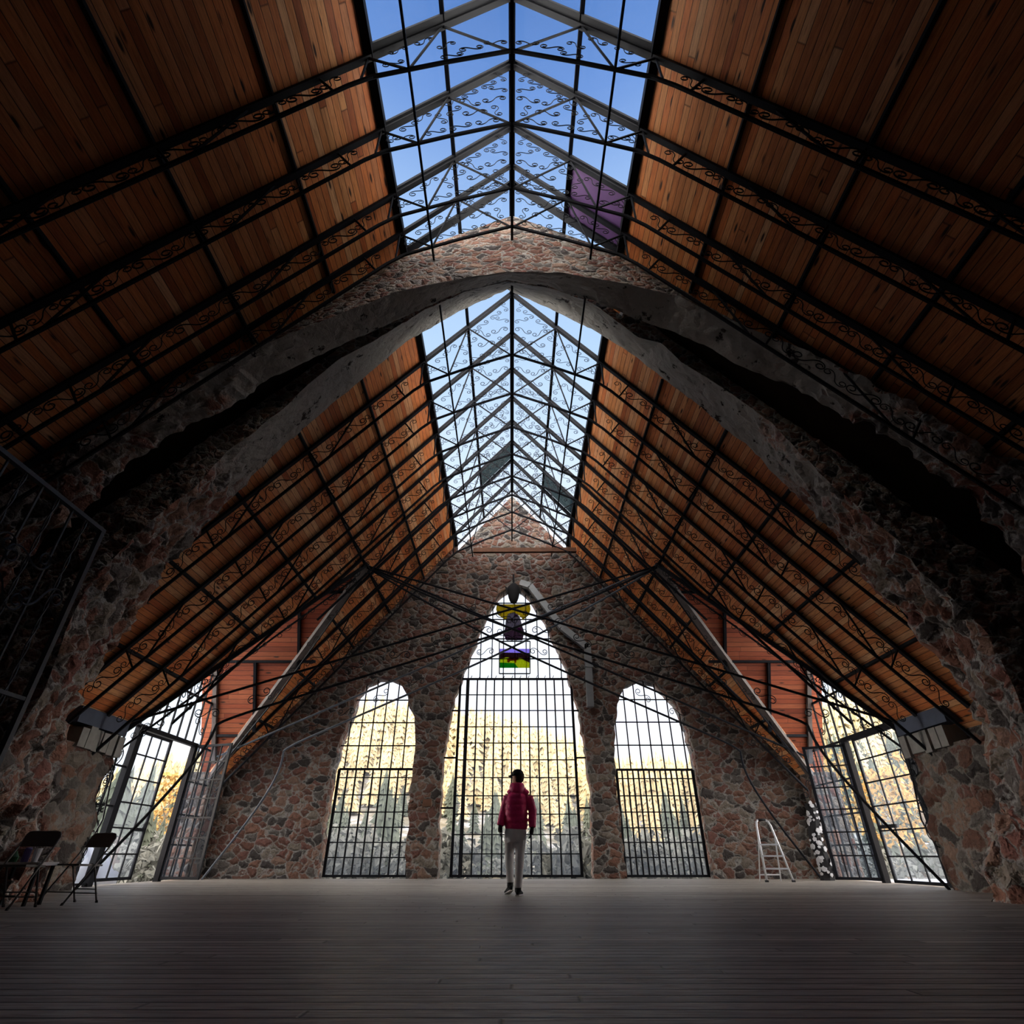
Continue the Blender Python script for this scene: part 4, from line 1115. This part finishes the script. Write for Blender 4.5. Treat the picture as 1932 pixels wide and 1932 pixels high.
def blob(seed, h, w, cnt, trunk=True, leafr=.28):
    r = random.Random(seed); b = MB()
    if trunk:
        b.tube([(0, 0, -.4), (.05 * w, 0, h * .45), (0, 0, h * .95)], [h * .018, h * .013, .02], 5, mi=1)
        for k in range(9):
            a = r.uniform(0, 6.3); z = h * r.uniform(.35, .85); l = w * r.uniform(.5, .9)
            b.tube([(0, 0, z), (l * math.cos(a), l * math.sin(a), z + l * .6)], [h * .007, .012], 4, mi=1)
    for k in range(cnt):
        a = r.uniform(0, 6.3); f = r.random() ** .5; z = h * (r.uniform(.35, 1.0) if trunk else r.uniform(.0, 1.0))
        rad = w * f * (1 - .6 * abs(z / h - .55)); c = V((rad * math.cos(a), rad * math.sin(a), z)); s = leafr * r.uniform(.6, 1.3)
        d = [V((r.uniform(-1, 1), r.uniform(-1, 1), r.uniform(-1, 1))).normalized() * s for _ in range(4)]
        b._add([c + q for q in d], [(0, 1, 2), (0, 3, 1), (1, 3, 2), (0, 2, 3)], 0)
    return b
def proto(bm_, name, mats):
    me = bpy.data.meshes.new(name); me.from_pydata(bm_.v, [], bm_.f)
    for m in mats: me.materials.append(M[m])
    me.polygons.foreach_set('material_index', bm_.mi); me.update(); return me
gold = [proto(conifer(i, 8, 1.9, 9), 'hillside_conifer', ['gold_leaf', 'bark']) for i in range(3)]
green = [proto(conifer(10 + i, 6, 1.5, 10), 'shaded_conifer', ['green_leaf', 'bark']) for i in range(2)]
brush = [proto(blob(20 + i, 2.0, 1.5, 260, False, .2), 'grey_shrub', ['bush', 'bark']) for i in range(2)]
aspen = [proto(blob(30 + i, 8, 2.2, 420, True, .26), 'leafy_tree', ['aspen_leaf', 'bark']) for i in range(2)]
def plant(me, name, x, y, sc, label, cat, group, rz):
    o = bpy.data.objects.new(name, me); COL.objects.link(o); o.location = (x, y, ground_z(x, y) - .1); o.scale = (sc, sc, sc * random.uniform(.85, 1.15)); o.rotation_euler = (0, 0, rz)
    return tag(o, label, cat, group)
WIN = [(-.74, -.49), (-.31, -.145), (-.12, .15), (.16, .335), (.46, .72)]
def in_win(a): return any(p - .025 < a < q + .025 for p, q in WIN)
cand = []
rr = random.Random(11); y = 62.0
while y < 168:
    x = -.76 * y
    while x < .76 * y:
        xx, yy = x + rr.uniform(-1.5, 1.5), y + rr.uniform(-1.6, 1.6)
        if in_win(xx / yy): cand.append((yy, xx))
        x += 2.5 * (1 + (y - 62) / 120)
    y += 3.4 + (y - 62) / 60
cand.sort()
# the hill slope shows its trees largest in front; the farther rest is one object
near_t, far_t = cand[:290], cand[290:]
for y, x in near_t:
    if x / y > .43 and rr.random() < .6:
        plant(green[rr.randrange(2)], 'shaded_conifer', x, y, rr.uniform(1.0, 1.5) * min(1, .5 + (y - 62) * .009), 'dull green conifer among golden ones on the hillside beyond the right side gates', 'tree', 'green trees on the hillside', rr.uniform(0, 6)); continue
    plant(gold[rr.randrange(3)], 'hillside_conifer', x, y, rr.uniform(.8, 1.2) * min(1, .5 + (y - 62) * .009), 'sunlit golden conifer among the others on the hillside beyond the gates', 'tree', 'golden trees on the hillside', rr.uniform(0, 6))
b = MB()
src = [conifer(i, 8, 2.0, 6) for i in range(3)]
b = MB()
for y, x in far_t:
    s = src[rr.randrange(3)]; k = rr.uniform(.75, 1.1); base = V((x, y, ground_z(x, y) - .2)); ca, sa = math.cos(y * 3), math.sin(y * 3)
    off = len(b.v); b.v += [base + V((q.x * ca - q.y * sa, q.x * sa + q.y * ca, q.z)) * k for q in s.v]
    b.f += [tuple(off + i for i in f) for f in s.f]; b.mi += s.mi
if far_t:
    tag(b.build('forest', ['gold_leaf', 'bark']), 'sunlit golden forest covering the upper hillside and its crest', 'forest', kind='stuff')
for k in range(110):
    a0, a1 = WIN[k % 5]; a = rr.uniform(a0, a1); y = rr.uniform(34, 66)
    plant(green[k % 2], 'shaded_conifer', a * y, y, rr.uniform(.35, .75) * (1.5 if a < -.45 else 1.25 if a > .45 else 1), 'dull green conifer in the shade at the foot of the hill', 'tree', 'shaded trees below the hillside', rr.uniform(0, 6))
for k in range(70):
    a0, a1 = WIN[k % 5]; a = rr.uniform(a0 - .02, a1 + .02); y = rr.uniform(23, 38)
    if abs(a * y) < 9.8 and y < 20: continue
    plant(brush[k % 2], 'grey_shrub', a * y, y, rr.uniform(.6, 1.15), 'grey leafless shrub growing just outside the gates', 'shrub', 'shrubs outside the gates', rr.uniform(0, 6))
for k, (a, y, s) in enumerate(((.52, 36, .8), (.60, 30, .6), (.655, 38, .8), (-.55, 44, .7))):
    plant(aspen[k % 2], 'leafy_tree', a * y, y, s, 'slim tree with orange autumn leaves seen through the side gates', 'tree', 'autumn trees outside the side gates', rr.uniform(0, 6))

# snow banks outside the left gates
for k, (x, y, r, h, lab) in enumerate(((-10.4, 13.6, 1.15, .62, 'lumpy snow bank outside the left gates, nearest the pier'), (-10.4, 15.6, 1.15, .8, 'tall lumpy snow bank outside the left gates, behind the closed door leaf'))):
    b = MB(); rings = []
    for i in range(8):
        f = i / 7; z = h * math.sin(f * PI / 2); rad = r * math.cos(f * PI / 2) + .02; ring = []
        for j in range(22):
            a = 2 * PI * j / 22; q = V((rad * math.cos(a) * .75, rad * math.sin(a), z)); nz = 1 + .35 * noise.noise(q * 2.2 + V((k * 9, 0, 0)))
            ring.append(V((x, y, -.72)) + V((q.x * nz, q.y * nz, (z + .60) * (1 + .35 * noise.noise(q * 3.5)) if i else 0)))
        rings.append(ring)
    b.loft(rings); tag(b.build('snow_bank', 'snow', smooth=True, origin=(x, y, -.7)), lab, 'snow bank')
# outside deck strip and railing right
b = MB(); b.box((11.6, 15.0, -.12), (4.0, 10, .16)); tag(b.build('floor_outside', 'deck_frost'), 'grey boards of the deck outside the right gates', 'floor', kind='structure')
t = thing('deck_railing', 'black outdoor railing along the deck beyond the right gates', 'railing', (13.2, 15, -.04))
for z in (.05, .95):
    b = MB(); b.bar((13.2, 10.5, z), (13.2, 19.8, z), .05, .05, (0, 0, 1)); b.build('rail', 'iron', t)
for k in range(60):
    b = MB(); b.bar((13.2, 10.5 + k * .158, -.04), (13.2, 10.5 + k * .158, .95), .02); b.build('baluster', 'iron', t)
# rough timber fence outside left
t = thing('timber_fence', 'weathered grey post and rail fence outside the left gates', 'fence', (-13.5, 17, -.7))
for k in range(4):
    b = MB(); b.tube([(-13.5 + k * .35, 15.5 + k * 1.6, -.8), (-13.45 + k * .35, 15.5 + k * 1.6, 1.05)], .09, 7); b.build('post', 'flash', t)
for z in (.35, .9):
    b = MB(); b.tube([(-13.55, 15.2, z), (-12.4, 20.6, z + .05)], .05, 6); b.build('rail', 'flash', t)

# ------------------------------------------------------------------ light
w = bpy.data.worlds.new('sky'); C.world = w; w.use_nodes = True
nt = w.node_tree; nt.nodes.clear()
class WN(NT):
    def __init__(s): s.t = nt; s.n = nt.nodes; s.out = s.n.new('ShaderNodeOutputWorld')
n = WN()
d = n.n.new('ShaderNodeTexCoord').outputs['Generated']
sep = n.add('ShaderNodeSeparateXYZ', Vector=d)
up = n.math('MAXIMUM', sep.outputs[2], 0.0)
col = n.ramp(up, [(0, (1.5, 1.45, 1.4)), (.35, (1.35, 1.4, 1.5)), (.52, (1.0, 1.08, 1.2)), (.72, (.64, .82, 1.06)), (.86, (.46, .65, .97)), (.93, (.20, .36, .75)), (.97, (.11, .24, .58)), (1, (.08, .18, .48))])
cl = n.noise(n.scaled(d, (1.0, 1.6, 2.5)), 3.0, 6, .6).outputs[0]
cm = n.math('MULTIPLY', n.math('SUBTRACT', cl, .47), 3.0, clamp=True)
cm = n.math('MULTIPLY', cm, n.math('MULTIPLY', n.math('SUBTRACT', .80, up), 4.0, clamp=True))
col = n.mix(n.math('MULTIPLY', cm, .6), col, (1.0, 1.05, 1.12))
rear = n.math('MULTIPLY', n.math('SUBTRACT', -.22, sep.outputs[1]), 2.6, clamp=True)
side_ = n.math('MULTIPLY', n.math('SUBTRACT', n.math('ABSOLUTE', sep.outputs[0]), .82), 8.0, clamp=True)
low = n.math('MULTIPLY', n.math('SUBTRACT', .93, up), 3.0, clamp=True)
low2 = n.math('MULTIPLY', n.math('SUBTRACT', .40, up), 4.0, clamp=True)
col = n.mix(n.math('MULTIPLY', rear, low), col, (17.0, 15.0, 13.0))  # sky behind the viewer, unseen, raised far brighter to light the hall
col = n.mix(n.math('MULTIPLY', side_, low2), col, (50.0, 44.0, 37.0))  # unseen low side sky boosted to throw light on the far roof
bg = n.add('ShaderNodeBackground', Color=col, Strength=1.0)
nt.links.new(bg.outputs[0], n.out.inputs[0])
sd = bpy.data.lights.new('sun', 'SUN'); sd.energy = 7.0; sd.angle = .01; sd.color = (1.0, .86, .63)
so = bpy.data.objects.new('sun', sd); COL.objects.link(so); so.location = (0, -50, 60)
so.rotation_euler = V((.12, 1, -.062)).to_track_quat('-Z', 'Y').to_euler()

# ------------------------------------------------------------------ render look
C.view_settings.view_transform = 'Standard'; C.view_settings.look = 'None'; C.view_settings.exposure = 0.0; C.view_settings.gamma = 1.0; C.view_settings.use_curve_mapping = False
C.cycles.max_bounces = 10; C.cycles.diffuse_bounces = 5; C.cycles.glossy_bounces = 3; C.cycles.transmission_bounces = 6; C.cycles.transparent_max_bounces = 24
C.cycles.sample_clamp_indirect = 6.0; C.cycles.sample_clamp_direct = 4.0; C.cycles.use_denoising = True
C.cycles.caustics_reflective = False; C.cycles.caustics_refractive = False
for o in bpy.data.objects:
    if '_w' in o: del o['_w']
